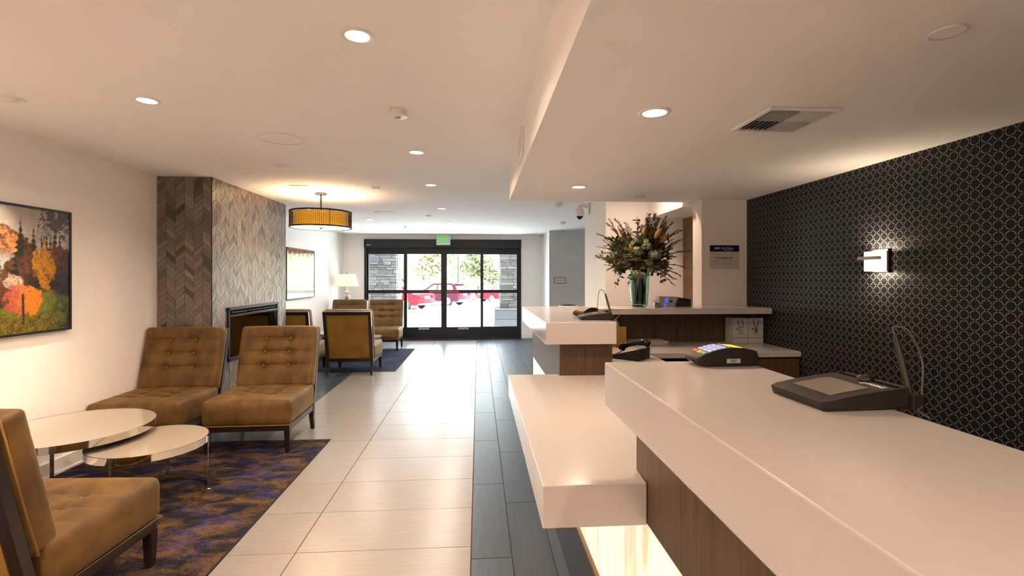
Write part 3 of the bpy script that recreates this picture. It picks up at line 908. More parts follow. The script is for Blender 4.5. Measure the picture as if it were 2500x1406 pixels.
# ------------------------------------------------------------------ things on the staff desk
ph = thing('desk_phone', 'black desk phone with handset on the staff desk', 'phone', (1.05, 3.30, HL), -0.75)
obj('base', wedge(bmesh.new(), 0.20, 0.19, 0.018, 0.075, bulge=0.004, bev=0.006), M['black_plastic'], ph, 40, loc=(-0.10, 0, 0))
bm = bmesh.new()
hp = [(-0.10, 0.06, 0.045), (-0.085, 0.06, 0.075), (-0.04, 0.06, 0.088), (0.02, 0.06, 0.102), (0.075, 0.06, 0.112), (0.105, 0.06, 0.095)]
tube(bm, hp, [0.024, 0.027, 0.018, 0.018, 0.027, 0.024], 12)
obj('handset', bm, M['black_gloss'], ph, 60)
for i in range(4):
    for j in range(3):
        obj('key', BOX(-0.05 + i*0.026, -0.034 + i*0.026, -0.065 + j*0.026, -0.048 + j*0.026, 0.020 + 0.014 + i*0.0075, 0.042 + i*0.0075, 0.002, 1), M['grey_plastic'], ph)
bm = bmesh.new()
tube(bm, [(-0.10, 0.06, 0.03), (-0.15, 0.07, 0.004), (-0.17, 0.02, 0.004), (-0.13, -0.04, 0.004), (-0.09, -0.07, 0.01)], 0.004, 6)
obj('cord', bm, M['black_plastic'], ph, 80)
st = thing('paper_stack', 'loose stack of newspapers and forms on the staff desk', 'papers', (1.40, 3.985, HL), 0.02)
for i in range(7):
    bm = BOX(-0.155, 0.155, -0.085, 0.085, 0.0045*i, 0.0045*i + 0.004)
    obj('sheet', bm, M['paper'], st, loc=(random.uniform(-.008, .008), random.uniform(-.006, .006), 0.0002), rot=(0, 0, random.uniform(-.05, .05)))
ev = thing('kraft_envelope', 'ochre kraft envelope standing beside the paper stack', 'envelope', (1.155, 3.90, HL), 0.0)
obj('body', BOX(-0.045, 0.045, -0.012, 0.012, 0.0, 0.155, 0.002, 1), M['kraft'], ev)
obj('flap', prism(bmesh.new(), [(-0.045, 0.05), (0.045, 0.05), (0.0, 0.02)], lambda u, v, d: (u, -0.012 - d, v), 0.0, 0.002), M['kraft'], ev)
pb = thing('paper_tag', 'brown paper tag sticking up behind the kraft envelope', 'tag', (1.125, 3.94, HL), 0.0)
obj('card', prism(bmesh.new(), [(-0.03, 0), (0.03, 0), (0.03, 0.17), (0.005, 0.215), (-0.02, 0.205), (-0.03, 0.17)], lambda u, v, d: (u, d, v), -0.003, 0.003), M['paper'], pb)
obj('stand', BOX(-0.035, 0.035, -0.012, 0.012, 0, 0.012, 0.002, 1), M['kraft'], pb)
rs = thing('red_stapler', 'bright red stapler in front of the kraft envelope', 'stapler', (1.14, 3.815, HL), -0.08)
obj('base', BOX(-0.05, 0.05, -0.012, 0.012, 0, 0.006, 0.002, 1), M['black_plastic'], rs)
obj('arm', prism(bmesh.new(), [(-0.045, 0.006), (0.048, 0.012), (0.05, 0.022), (0.0, 0.026), (-0.045, 0.018)], lambda u, v, d: (u, d, v), -0.010, 0.010), M['red_plastic'], rs)

# gift bags
def gift_bag(x, y, front, tasselled, label, grp):
    t = thing('paper_bag', label, 'paper bag', (x, y, HL), 0, grp)
    obj('bag_body', BOX(-0.066, 0.066, -0.012, 0.012, 0, 0.213, 0.0015, 1), M['bag_paper'], t)
    if not front: return t
    bm = bmesh.new()
    for z in (0.172, 0.046): box(bm, -0.066, 0.066, -0.0128, -0.0118, z - 0.0016, z + 0.0016)
    obj('stripe', bm, M['navy_print'], t)
    if tasselled: pts = [(-0.024, -0.0125, 0.196), (-0.017, -0.016, 0.165), (-0.004, -0.016, 0.118), (0.004, -0.016, 0.118), (0.014, -0.016, 0.165), (0.022, -0.0125, 0.196)]
    else: pts = [(-0.022, -0.0125, 0.196), (-0.021, -0.016, 0.160), (-0.010, -0.016, 0.134), (0.004, -0.016, 0.130), (0.018, -0.016, 0.140), (0.022, -0.016, 0.165), (0.016, -0.0125, 0.196)]
    obj('handle', tube(bmesh.new(), pts, 0.0022, 6), M['cord'], t, 80)
    if tasselled:
        obj('knot', lathe(bmesh.new(), [(0.001, -0.02), (0.007, -0.012), (0.005, 0.0), (0.001, 0.006)], 8, (0, -0.017, 0.112)), M['cord'], t, 60)
    obj('logo', BOX(-0.038, -0.022, -0.0130, -0.0118, 0.112, 0.127), M['navy_print'], t)
    text('logo_lettering', 'BW', 0.009, M['white_print'], t, (-0.030, -0.0133, 0.1195), (PI/2, 0, 0), ext=0.0002)
    text('lettering', 'Best', 0.010, M['navy_print'], t, (-0.017, -0.0124, 0.1245), (PI/2, 0, 0), 'LEFT', ext=0.0003)
    text('lettering', 'Western', 0.012, M['navy_print'], t, (-0.017, -0.0124, 0.1140), (PI/2, 0, 0), 'LEFT', ext=0.0003)
    bm = bmesh.new()
    for z, w in ((0.099, 0.022), (0.090, 0.012), (0.082, 0.022)): box(bm, -w, w, -0.0128, -0.0118, z - 0.0012, z + 0.0012)
    obj('small_print', bm, M['navy_print'], t)
    return t
gift_bag(2.208, 3.985, True, False, 'white hotel gift bag with open rope handle, left front of the row', 'gift bags under the counter wing')
gift_bag(2.343, 3.985, True, True, 'white hotel gift bag with knotted rope handle next to the ring wallpaper', 'gift bags under the counter wing')
for i in range(3):
    gift_bag(2.200 - 0.004*i, 4.011 + 0.0262*i, False, False, ('plain white bag standing second behind the open handle gift bag', 'plain white bag standing third behind the open handle gift bag', 'plain white bag standing rearmost against the oak back panel')[i], 'gift bags under the counter wing')

# key encoder, phone block and monitor at the wing's back edge
en = thing('key_card_encoder', 'grey key card encoder with blue lit display on the counter wing', 'key encoder', (1.60, 4.07, HC), 0.0)
bm = prism(bmesh.new(), [(-0.055, 0), (0.060, 0), (0.090, 0.082), (-0.075, 0.088), (-0.062, 0.02)], lambda u, v, d: (u, d, v), -0.04, 0.045)
obj('body', bm, M['grey_plastic'], en)
def en_plate(nm, poly, mat): obj(nm, prism(bmesh.new(), poly, lambda u, v, d: (u, -0.04 - d, v), -0.001, 0.0015), mat, en)
en_plate('display', [(-0.030, 0.032), (-0.006, 0.032), (0.010, 0.078), (-0.016, 0.078)], M['screen_blue'])
en_plate('button', [(-0.034, 0.006), (-0.012, 0.006), (-0.008, 0.022), (-0.032, 0.022)], M['screen_blue'])
en_plate('card_slot', [(0.016, 0.036), (0.036, 0.036), (0.042, 0.052), (0.022, 0.052)], M['black_gloss'])
hd = thing('card_holder', 'small silver business card holder beside the key encoder', 'card holder', (1.515, 4.06, HC))
obj('block', BOX(-0.022, 0.022, -0.02, 0.02, 0, 0.034, 0.003, 1), M['chrome'], hd)
obj('card', prism(bmesh.new(), [(-0.05, 0.034), (0.03, 0.036), (0.03, 0.062), (-0.012, 0.066)], lambda u, v, d: (u, d, v), -0.012, -0.008), M['white_plastic'], hd)
mo = thing('small_printer', 'black receipt printer beside the key encoder near the pier', 'printer', (1.752, 4.07, HC))
bm = prism(bmesh.new(), [(-0.072, 0), (0.048, 0), (0.048, 0.062), (-0.052, 0.078)], lambda u, v, d: (u, d, v), -0.045, 0.045)
obj('body', bm, M['black_plastic'], mo)
obj('paper_slot', BOX(-0.035, 0.030, -0.046, -0.044, 0.046, 0.052), M['black_gloss'], mo)

# plaques
pq = thing('plaque', 'clear acrylic hotel plaque with blue header on the taupe pier', 'plaque', (2.208, 4.25, 1.674))
obj('backing', BOX(-0.136, 0.136, -0.008, -0.0005, -0.107, 0.107, 0.002, 1), M['acrylic'], pq)
obj('header', BOX(-0.136, 0.136, -0.0095, -0.0078, 0.050, 0.107), M['plaque_blue'], pq)
text('lettering', 'BW', 0.029, M['white_print'], pq, (-0.069, -0.0100, 0.078), (PI/2, 0, 0), bold=0.0006)
obj('divider', BOX(-0.0415, -0.0395, -0.0102, -0.0095, 0.062, 0.094), M['white_print'], pq)
text('lettering', 'Best Western', 0.0235, M['white_print'], pq, (0.032, -0.0100, 0.081), (PI/2, 0, 0), bold=0.0002, sx=0.86)
text('lettering', 'Hotels & Resorts', 0.0125, M['white_print'], pq, (0.032, -0.0100, 0.0640), (PI/2, 0, 0), sx=0.9)
text('lettering', 'CJ Company, LLC', 0.0215, M['navy_print'], pq, (0, -0.0085, -0.006), (PI/2, 0, 0), bold=0.0005)
bm = bmesh.new()
for z, w in ((0.019, 0.072), (-0.032, 0.115), (-0.045, 0.115), (-0.057, 0.108), (-0.069, 0.098)): box(bm, -w, w, -0.0088, -0.0079, z - 0.0014, z + 0.0014)
obj('small_print', bm, M['grey_plastic'], pq)
pr = thing('plaque', 'small grey RESTROOMS plaque on the grey corridor wall', 'plaque', (1.775, 10.548, 1.415))
obj('frame', BOX(-0.13, 0.13, -0.012, -0.0005, -0.065, 0.065, 0.003, 1), M['black_frame'], pr)
obj('plate', BOX(-0.118, 0.118, -0.015, -0.0118, -0.053, 0.053), M['acrylic'], pr)
text('lettering', '‹ RESTROOMS', 0.040, M['black_print'], pr, (0, -0.0156, 0), (PI/2, 0, 0), sx=0.72)

# ------------------------------------------------------------------ chairs
def cushion(w, d, h, r, nx, ny, nz, dimples, dd, ds, creases, cd, crown):
    """rounded, tufted box: x,y centred, z from 0 to h; the tufted face is +z"""
    bm = bmesh.new()
    V = {}
    half = Vector((w/2, d/2, h/2))
    def vert(i, j, k):
        key = (i, j, k)
        if key in V: return V[key]
        p = Vector((w*(i/nx - .5), d*(j/ny - .5), h*(k/nz - .5)))
        inner = Vector([max(-(half[a]-r), min(half[a]-r, p[a])) for a in range(3)])
        q = p - inner
        if q.length > 1e-9:
            m_ = max(abs(q[a]) for a in range(3))
            q = q.normalized() * r if m_ > r*0.999 else q
            p = inner + q
        u, v = p.x / half.x, p.y / half.y
        if k > nz/2:
            e = max(0, (1 - u**4)) * max(0, (1 - v**4)) * (k/nz*2 - 1)
            z = crown * (1 - u*u*.7) * (1 - v*v*.7)
            for bx, by in dimples:
                rr = ((p.x-bx)**2 + (p.y-by)**2) / (ds*ds)
                z -= dd * (math.exp(-rr*2.2) + 0.55*math.exp(-rr*0.28))
            for cy in creases:
                z -= cd * math.exp(-((p.y-cy)/0.011)**2) * (1 - 0.45*abs(u)) + cd*0.5*math.exp(-((p.y-cy)/0.035)**2)
            p.z += z * e
        side = (abs(u) > 0.9 or abs(v) > 0.9)
        if side:
            bul = 0.010 * (1 - (2*k/nz - 1)**2)
            if abs(u) > 0.9: p.x += math.copysign(bul, p.x) * (1 - abs(v)**3)
            if abs(v) > 0.9: p.y += math.copysign(bul, p.y) * (1 - abs(u)**3)
        p.z += h/2
        V[key] = bm.verts.new(p)
        return V[key]
    for i in range(nx):
        for j in range(ny):
            for k in (0, nz): bm.faces.new((vert(i, j, k), vert(i+1, j, k), vert(i+1, j+1, k), vert(i, j+1, k)))
    for i in range(nx):
        for k in range(nz):
            for j in (0, ny): bm.faces.new((vert(i, j, k), vert(i+1, j, k), vert(i+1, j, k+1), vert(i, j, k+1)))
    for j in range(ny):
        for k in range(nz):
            for i in (0, nx): bm.faces.new((vert(i, j, k), vert(i, j+1, k), vert(i, j+1, k+1), vert(i, j, k+1)))
    return bm

CH_W = 0.70
LEAN = math.radians(14.5)
def make_chair():
    t = thing('slipper_chair', 'x', 'chair')
    hw = CH_W / 2
    # seat: front towards -y
    sb = [(-0.13, -0.10), (0.13, -0.10), (-0.13, 0.03), (0.13, 0.03), (-0.13, 0.16), (0.13, 0.16)]
    seat = obj('seat', cushion(CH_W + 0.02, 0.66, 0.215, 0.035, 40, 64, 6, sb, 0.024, 0.050, [-0.10, 0.03, 0.16], 0.009, 0.026), M['velvet'], t, 180, loc=(0, -0.04, 0.236))
    for b in sb[:]:
        bt = obj('button', lathe(bmesh.new(), [(0.013, -0.004), (0.0135, 0.002), (0.009, 0.006), (0.001, 0.0075)], 12), M['velvet_back'], seat, 80, loc=(b[0], b[1], 0.215 + 0.026 - 0.041))
    e = 0.004
    obj('piping', tube(bmesh.new(), [(-hw-e, -0.33, 0.004), (hw+e, -0.33, 0.004), (hw+e, 0.30, 0.004), (-hw-e, 0.30, 0.004)], 0.005, 6, True), M['velvet_back'], seat, 80)
    # back: local y of the cushion runs up the back, +z points to the front
    R_ = Matrix(((1, 0, 0), (0, math.sin(LEAN), -math.cos(LEAN)), (0, math.cos(LEAN), math.sin(LEAN)))).to_4x4()
    HB = 0.58
    cen = Vector((0, 0.33, 0.415)) + Vector((0, math.sin(LEAN), math.cos(LEAN))) * (HB/2)
    bb = [(-0.115, -0.09), (0.115, -0.09), (-0.115, 0.04), (0.115, 0.04), (-0.115, 0.17), (0.115, 0.17)]
    bmb = cushion(CH_W, HB, 0.125, 0.026, 40, 60, 5, bb, 0.024, 0.050, [-0.09, 0.04, 0.17], 0.015, 0.026)
    bmesh.ops.transform(bmb, matrix=Matrix.Translation(cen) @ R_, verts=bmb.verts)
    back = obj('backrest', bmb, M['velvet'], t, 180)
    mb = mesh('button', lathe(bmesh.new(), [(0.013, -0.004), (0.0135, 0.002), (0.009, 0.006), (0.001, 0.0075)], 12), M['velvet_back'], 80)
    for b in bb:
        o = link('button', mb, back)
        o.matrix_local = Matrix.Translation(cen) @ R_ @ Matrix.Translation((b[0], b[1], 0.125 + 0.026 - 0.045))
    pts = []
    for sx_, sy_ in ((-1, -1), (-1, 1), (1, 1), (1, -1)):
        pts.append((Matrix.Translation(cen) @ R_) @ Vector((sx_*(hw + 0.001), sy_*HB/2*1.0, 0.018)))
    obj('piping', tube(bmesh.new(), pts, 0.005, 6, True), M['velvet_back'], back, 80)
    # rear frame: posts that run down into raked rear legs
    def bk(s, off): # point on the rear plane of the back, s up the lean
        return Vector((0, 0.33 + off*1.0, 0.415)) + Vector((0, math.sin(LEAN), math.cos(LEAN))) * s
    for sg in (-1, 1):
        bm = bmesh.new()
        x = sg * (hw - 0.022)
        p_top = bk(HB - 0.002, 0.022); p_mid = bk(-0.16, 0.022)
        pts = [(x, 0.345, 0.0), (x, 0.310, 0.12), (x, p_mid.y + 0.008, p_mid.z - 0.02), (x, p_mid.y + 0.022, p_mid.z + 0.05), (x, p_top.y, p_top.z)]
        beam(bm, pts, [(0.036, 0.036), (0.042, 0.045), (0.046, 0.046), (0.046, 0.040), (0.046, 0.040)])
        obj('rear_leg', bm, M['espresso'], t)
    bm = bmesh.new()
    a, b = bk(HB - 0.052, 0.022), bk(HB - 0.002, 0.022)
    beam(bm, [(0, a.y, a.z), (0, b.y, b.z)], (CH_W - 0.088, 0.040))
    obj('top_rail', bm, M['espresso'], t)
    bm = bmesh.new()
    a, b = bk(-0.165, 0.028), bk(-0.215, 0.028)
    beam(bm, [(0, a.y, a.z), (0, b.y, b.z)], (CH_W - 0.088, 0.040))
    obj('bottom_rail', bm, M['espresso'], t)
    bm = bmesh.new()
    a, b = bk(-0.165, 0.022), bk(HB - 0.052, 0.022)
    beam(bm, [(0, a.y, a.z), (0, b.y, b.z)], (CH_W - 0.094, 0.030))
    rp = obj('rear_panel', bm, M['velvet_back'], t)
    a, b = bk(-0.150, 0.040), bk(HB - 0.066, 0.040)
    hx = CH_W/2 - 0.06
    obj('piping', tube(bmesh.new(), [(-hx, a.y, a.z), (hx, a.y, a.z), (hx, b.y, b.z), (-hx, b.y, b.z)], 0.005, 6, True), M['velvet_back'], rp, 80)
    # seat rails and front legs
    obj('front_rail', BOX(-hw + 0.002, hw - 0.002, -0.350, -0.318, 0.185, 0.236, 0.002, 1), M['espresso'], t)
    for sg in (-1, 1):
        x = sg * (hw - 0.018)
        obj('side_rail', BOX(x - 0.016, x + 0.016, -0.318, 0.28, 0.185, 0.236, 0.002, 1), M['espresso'], t)
        x = sg * (hw - 0.024)
        bm = bmesh.new()
        beam(bm, [(x, -0.322, 0.0), (x, -0.328, 0.08), (x, -0.326, 0.186)], [(0.034, 0.034), (0.040, 0.040), (0.048, 0.048)])
        obj('front_leg', bm, M['espresso'], t)
    return t
proto = make_chair()
GRP = 'tufted velvet slipper chairs in the seating area'
spots = [
    (-2.03, 2.325, PI - 0.04, 'golden velvet slipper chair seen from behind, nearest at bottom left'),
    (-2.835, 4.56, 0.0, 'brown velvet slipper chair facing the camera, against the left wall'),
    (-1.955, 4.60, 0.02, 'gold brown velvet slipper chair facing the camera beside the beige tile aisle'),
    (-1.945, 7.87, PI + 0.0, 'slipper chair turned away showing its whole old gold rear panel'),
    (-2.86, 7.90, PI - 0.0, 'slipper chair turned away, half hidden beside the fireplace'),
    (-2.745, 10.27, 0.0, 'brown slipper chair in front of the table lamp'),
    (-1.96, 10.24, 0.02, 'brown slipper chair in front of the glass entrance door'),
]
for i, (x, y, a, lab) in enumerate(spots):
    o = proto if i == 0 else copy_tree(proto)
    o.location = (x, y, 0.0055)
    o.rotation_euler = (0, 0, a)
    props(o, lab, 'chair', GRP)

# ------------------------------------------------------------------ rugs
def rug(x0, x1, y0, y1, mat, label):
    t = thing('rug', label, 'rug', ((x0+x1)/2, (y0+y1)/2, 0), 0, 'navy area rugs')
    w, d = (x1-x0)/2, (y1-y0)/2
    obj('pile', BOX(-w + 0.012, w - 0.012, -d + 0.012, d - 0.012, 0.0005, 0.005, 0.001, 1), mat, t)
    bm = bmesh.new()
    for a in ((-w, w, -d, -d + 0.013), (-w, w, d - 0.013, d), (-w, -w + 0.013, -d + 0.013, d - 0.013), (w - 0.013, w, -d + 0.013, d - 0.013)):
        box(bm, a[0], a[1], a[2], a[3], 0.0005, 0.0052, 0.001, 1)
    obj('binding', bm, M['rug_edge'], t)
    return t
rug(-3.17, -1.352, 1.55, 4.59, M['rug'], 'navy rug with gold brown flecks under the coffee tables')
rug(-3.17, -1.31, 7.80, 10.24, M['rug_far'], 'dark blue rug under the far chairs')

# ------------------------------------------------------------------ nesting tables
def nest_table(x, y, z, r, rb, bx, by, label, posts, grp):
    t = thing('coffee_table', label, 'coffee table', (x, y, 0.0055), 0, grp)
    n = 64
    obj('top_rim', lathe(bmesh.new(), [(r - 0.006, z - 0.045), (r, z - 0.045), (r, z), (r - 0.006, z)], n, (0, 0, -0.008), False, False), M['chrome'], t, 40)
    obj('underside', lathe(bmesh.new(), [(r - 0.007, z - 0.040), (r - 0.007, z - 0.030)], n, (0, 0, -0.008)), M['black_frame'], t, 40)
    obj('table_top', lathe(bmesh.new(), [(r - 0.006, z - 0.029), (r - 0.006, z - 0.001)], n, (0, 0, -0.008)), M['tabletop'], t, 40)
    ox, oy = bx, by
    bm = bmesh.new()
    prof = [(rb - 0.006, 0.003), (rb, 0.003), (rb, 0.034), (rb - 0.006, 0.034), (rb - 0.006, 0.003)]
    lathe(bm, prof, n, (ox, oy, -0.0025), False, False)
    obj('base_ring', bm, M['chrome'], t, 40)
    for a in posts:
        ca, sa = math.cos(a), math.sin(a)
        bm = bmesh.new()
        rc = rb - 0.003
        for q in (bm,):
            box(q, -0.0035, 0.0035, -0.012, 0.012, 0.03, z - 0.048, 0.001, 1)
        bmesh.ops.transform(bm, matrix=Matrix.Translation((ox + rc*ca, oy + rc*sa, 0)) @ Matrix.Rotation(a, 4, 'Z'), verts=bm.verts)
        obj('post', bm, M['chrome'], t)
    for a in (0.35, 2.4, 4.5):
        obj('foot', lathe(bmesh.new(), [(0.012, 0), (0.012, 0.004), (0.005, 0.006)], 10, (ox + (rb + 0.008)*math.cos(a), oy + (rb + 0.008)*math.sin(a), -0.0005)), M['chrome'], t, 40)
    return t
nest_table(-2.70, 3.46, 0.50, 0.45, 0.36, -0.05, 0.02, 'larger round coffee table with cream glass top', (0.4, 2.5, 3.6), 'nesting coffee tables')
nest_table(-2.19, 3.415, 0.412, 0.340, 0.292, 0.025, 0.055, 'smaller round coffee table with nickel ring base', (0.28, 1.95, 3.3), 'nesting coffee tables')
nest_table(-2.62, 9.10, 0.50, 0.45, 0.36, -0.05, 0.02, 'large round nesting table between the far chairs', (0.4, 2.5, 3.6), 'nesting coffee tables')
nest_table(-2.10, 9.06, 0.412, 0.340, 0.292, 0.025, 0.055, 'small round nesting table beyond the chair with the gold rear panel', (0.28, 1.95, 3.3), 'nesting coffee tables')

# side table and lamp
sd = thing('side_table', 'small dark side table in the corner under the lamp', 'side table', (-2.93, 11.10, 0))
obj('table_top', BOX(-0.23, 0.23, -0.23, 0.23, 0.60, 0.63, 0.004, 1), M['espresso'], sd)
for sx_ in (-1, 1):
    for sy_ in (-1, 1):
        obj('leg', BOX(sx_*0.20 - 0.018, sx_*0.20 + 0.018, sy_*0.20 - 0.018, sy_*0.20 + 0.018, 0, 0.60), M['espresso'], sd)
lp = thing('table_lamp', 'table lamp with turned silver base and glowing white shade', 'lamp', (-2.93, 11.10, 0.63))
prof = [(0.075, 0), (0.078, 0.012), (0.070, 0.02), (0.040, 0.035), (0.036, 0.06), (0.052, 0.10), (0.060, 0.15), (0.045, 0.23), (0.034, 0.33), (0.030, 0.36), (0.052, 0.375), (0.066, 0.40), (0.070, 0.43), (0.055, 0.455), (0.032, 0.47), (0.032, 0.50), (0.056, 0.515), (0.052, 0.53), (0.030, 0.54), (0.022, 0.56), (0.018, 0.66)]
obj('base', lathe(bmesh.new(), prof, 28), M['silver_leaf'], lp, 50)
bm = bmesh.new()
def rr_ring(w, d, z, n=48):
    pts = []
    for i in range(n):
        a = 2*PI*i/n
        c_, s_ = math.cos(a), math.sin(a)
        e_ = 0.35
        pts.append(bm.verts.new((w * math.copysign(abs(c_)**e_, c_), d * math.copysign(abs(s_)**e_, s_), z)))
    return pts
A = rr_ring(0.245, 0.165, 0.655); B = rr_ring(0.175, 0.115, 0.925); A2 = rr_ring(0.242, 0.162, 0.655); B2 = rr_ring(0.172, 0.112, 0.925)
for P_, Q_ in ((A, B), (B2, A2), (B, B2), (A2, A)):
    for i in range(48): bm.faces.new((P_[i], P_[(i+1) % 48], Q_[(i+1) % 48], Q_[i]))
obj('lamp_shade', bm, M['linen_shade'], lp, 50)
obj('finial', lathe(bmesh.new(), [(0.004, 0.92), (0.008, 0.945), (0.011, 0.955), (0.002, 0.968)], 12), M['bronze'], lp, 60)
obj('harp', tube(bmesh.new(), [(0, 0, 0.65), (0.05, 0, 0.72), (0.05, 0, 0.86), (0, 0, 0.925), (-0.05, 0, 0.86), (-0.05, 0, 0.72), (0, 0, 0.65)], 0.003, 6), M['bronze'], lp, 80)
obj('bulb', lathe(bmesh.new(), [(0.012, 0.67), (0.03, 0.72), (0.03, 0.75), (0.012, 0.785), (0.001, 0.79)], 14), M['lens'], lp, 80)
def point(name, parent, loc, watt, color=WARM, size=0.04):
    l = bpy.data.lights.new(name, 'POINT')
    l.energy = watt; l.color = color; l.shadow_soft_size = size
    o = link(name, l, parent, loc)
    return o
point('bulb_light', lp, (0, 0, 0.62), 0.9, (1.0, 0.72, 0.48), 0.03)
point('bulb_light', lp, (0, 0, 0.95), 0.6, (1.0, 0.72, 0.48), 0.03)

sd2 = copy_tree(sd); sd2.location = (-2.93, 1.95, 0.0055)
props(sd2, 'small dark side table between the left wall and the nearest chair', 'side table')
lp2 = copy_tree(lp); lp2.location = (-2.93, 1.95, 0.6355)
props(lp2, 'silver table lamp with white shade beside the nearest chair', 'lamp')
for ch in lp2.children:
    if ch.type == 'LIGHT':
        ch.data = ch.data.copy()
        ch.data.energy *= 5.0

# ------------------------------------------------------------------ pendant drum light
pd = thing('pendant_light', 'drum pendant light with amber shade inside black honeycomb mesh', 'pendant light', (-1.887, 6.0, 0))
obj('ceiling_canopy', lathe(bmesh.new(), [(0.068, 2.482), (0.072, 2.486), (0.072, 2.494), (0.055, 2.4995)], 28), M['bronze'], pd, 40)
for sg in (-1, 1): obj('screw', lathe(bmesh.new(), [(0.006, 2.472), (0.006, 2.484)], 8, (sg*0.035, -0.01, 0)), M['bronze'], pd, 40)
obj('stem', cyl(bmesh.new(), (0, 0, 2.27), (0, 0, 2.484), 0.011, n=14), M['bronze'], pd, 40)
RO, ZT, ZB = 0.352, 2.272, 2.088
for z in (ZT, ZB): obj('hoop', lathe(bmesh.new(), [(RO - 0.008, z - 0.008), (RO + 0.003, z - 0.008), (RO + 0.003, z + 0.008), (RO - 0.008, z + 0.008), (RO - 0.008, z - 0.008)], 64, (0, 0, 0), False, False), M['bronze'], pd, 40)
# honeycomb mesh wrapped on the drum
bm = bmesh.new()
NCOL, NROW = 96, 8
zz = [ZB + 0.006 + (ZT - ZB - 0.012) * i / (2 * NROW) for i in range(2*NROW + 1)]
for cidx in range(NCOL):
    for sgn in (1, -1):
        pts = []
        for i, z in enumerate(zz):
            sway = 0.62 * math.cos(PI * i / 2.0) * 0.5
            a = 2*PI*(cidx + sgn*sway) / NCOL
            pts.append(((RO - 0.003)*math.cos(a), (RO - 0.003)*math.sin(a), z))
        tube(bm, pts, 0.0027, 3)
o = obj('wire_mesh', bm, M['bronze'], pd)
o['kind'] = 'stuff'
obj('seam_rod', cyl(bmesh.new(), (RO*math.cos(-1.0), RO*math.sin(-1.0), ZB), (RO*math.cos(-1.0), RO*math.sin(-1.0), ZT), 0.0035, n=8), M['bronze'], pd, 40)
RI = 0.310
obj('inner_shade', lathe(bmesh.new(), [(RI - 0.003, ZB + 0.006), (RI, ZB + 0.006), (RI, ZT - 0.012), (RI - 0.003, ZT - 0.012), (RI - 0.003, ZB + 0.006)], 64, (0, 0, 0), False, False), M['amber_shade'], pd, 40)
obj('diffuser', lathe(bmesh.new(), [(RI + 0.022, ZB - 0.004), (RI + 0.022, ZB + 0.002)], 64), M['diffuser'], pd, 40)
obj('finial', lathe(bmesh.new(), [(0.006, ZB - 0.018), (0.012, ZB - 0.014), (0.018, ZB - 0.006), (0.018, ZB - 0.004)], 14), M['bronze'], pd, 60)
for k in range(3):
    a = 2*PI*k/3 + 0.3
    obj('spoke', cyl(bmesh.new(), (0, 0, ZT), ((RO - 0.004)*math.cos(a), (RO - 0.004)*math.sin(a), ZT), 0.004, n=8), M['bronze'], pd, 40)
def area(name, parent, loc, watt, size, color=WARM, direction=(0, 0, -1), spread=PI, shape='DISK'):
    l = bpy.data.lights.new(name, 'AREA')
    l.shape = shape; l.size = size; l.energy = watt; l.color = color; l.spread = spread
    o = link(name, l, parent, loc)
    o.rotation_euler = Vector(direction).to_track_quat('-Z', 'Y').to_euler()
    return o
area('lamp_up', pd, (0, 0, ZT - 0.06), 9.0, 0.45, (1.0, 0.66, 0.36), (0, 0, 1))
area('lamp_down', pd, (0, 0, ZB - 0.012), 6.0, 0.55, (1.0, 0.72, 0.46), (0, 0, -1))

# ------------------------------------------------------------------ ceiling fittings
def downlight(x, y, z, label, watt=DOWN_W, r=0.068, color=WARM):
    t = thing('downlight', label, 'downlight', (x, y, z), 0, 'recessed downlights')
    obj('trim_ring', lathe(bmesh.new(), [(r*0.70, -0.002), (r*0.74, -0.006), (r*0.96, -0.005), (r, -0.0006), (r*0.70, -0.0006)], 36, (0, 0, 0), False, False), M['white_plastic'], t, 60)
    obj('lens', lathe(bmesh.new(), [(0.002, -0.0055), (r*0.45, -0.005), (r*0.70, -0.003), (r*0.70, -0.0008)], 36), M['lens'], t, 60)
    area('lamp', t, (0, 0, -0.012), watt, r*1.3, color, spread=math.radians(156))
    return t
downlight(-0.50, 2.06, C_H, 'lit downlight nearest over the beige tile aisle', watt=DOWN_W * 0.75)
downlight(-0.50, 3.96, C_H, 'lit downlight over the aisle, second in the row')
downlight(-0.52, 5.36, C_H, 'lit downlight over the aisle, third in the row', color=(1.0, 0.82, 0.68))
downlight(-0.54, 7.22, C_H, 'lit downlight over the aisle, fourth in the row', color=(1.0, 0.82, 0.68))
downlight(-0.54, 9.14, C_H, 'lit downlight over the aisle, last before the exit sign', color=(1.0, 0.82, 0.68))
downlight(-1.875, 2.90, C_H, 'lit downlight over the coffee tables', watt=DOWN_W * 1.2)
downlight(-1.89, 8.65, C_H, 'lit downlight beyond the drum pendant', color=(1.0, 0.82, 0.68))
downlight(0.737, 2.0, S_H, 'lit downlight in the soffit over the near desk', watt=DOWN_W * 0.62)
downlight(0.767, 3.70, S_H, 'lit downlight in the soffit over the far desk', watt=DOWN_W * 0.62)
# unseen downlights added behind the viewpoint to brighten the room; one in the passage
for x, y, z, lab in ((-1.3, -0.10, C_H, 'added fill downlight over the aisle just behind the viewpoint'), (-1.1, -1.80, C_H, 'added fill downlight over the aisle at the rear wall'),
                     (-2.45, 0.70, C_H, 'added fill downlight over the seating just behind the viewpoint'), (-2.45, -1.50, C_H, 'added fill downlight over the seating at the rear wall'),
                     (0.74, -0.35, S_H, 'added fill downlight in the soffit above the near desk end'), (0.74, -1.40, S_H, 'added fill downlight in the soffit at the rear wall'),
                     (1.64, 4.62, C_H, 'downlight hidden in the staff passage ceiling')):
    downlight(x, y, z, lab, watt=DOWN_W * (0.32 if y > 1 else (0.65 if z == S_H else 1.7)))

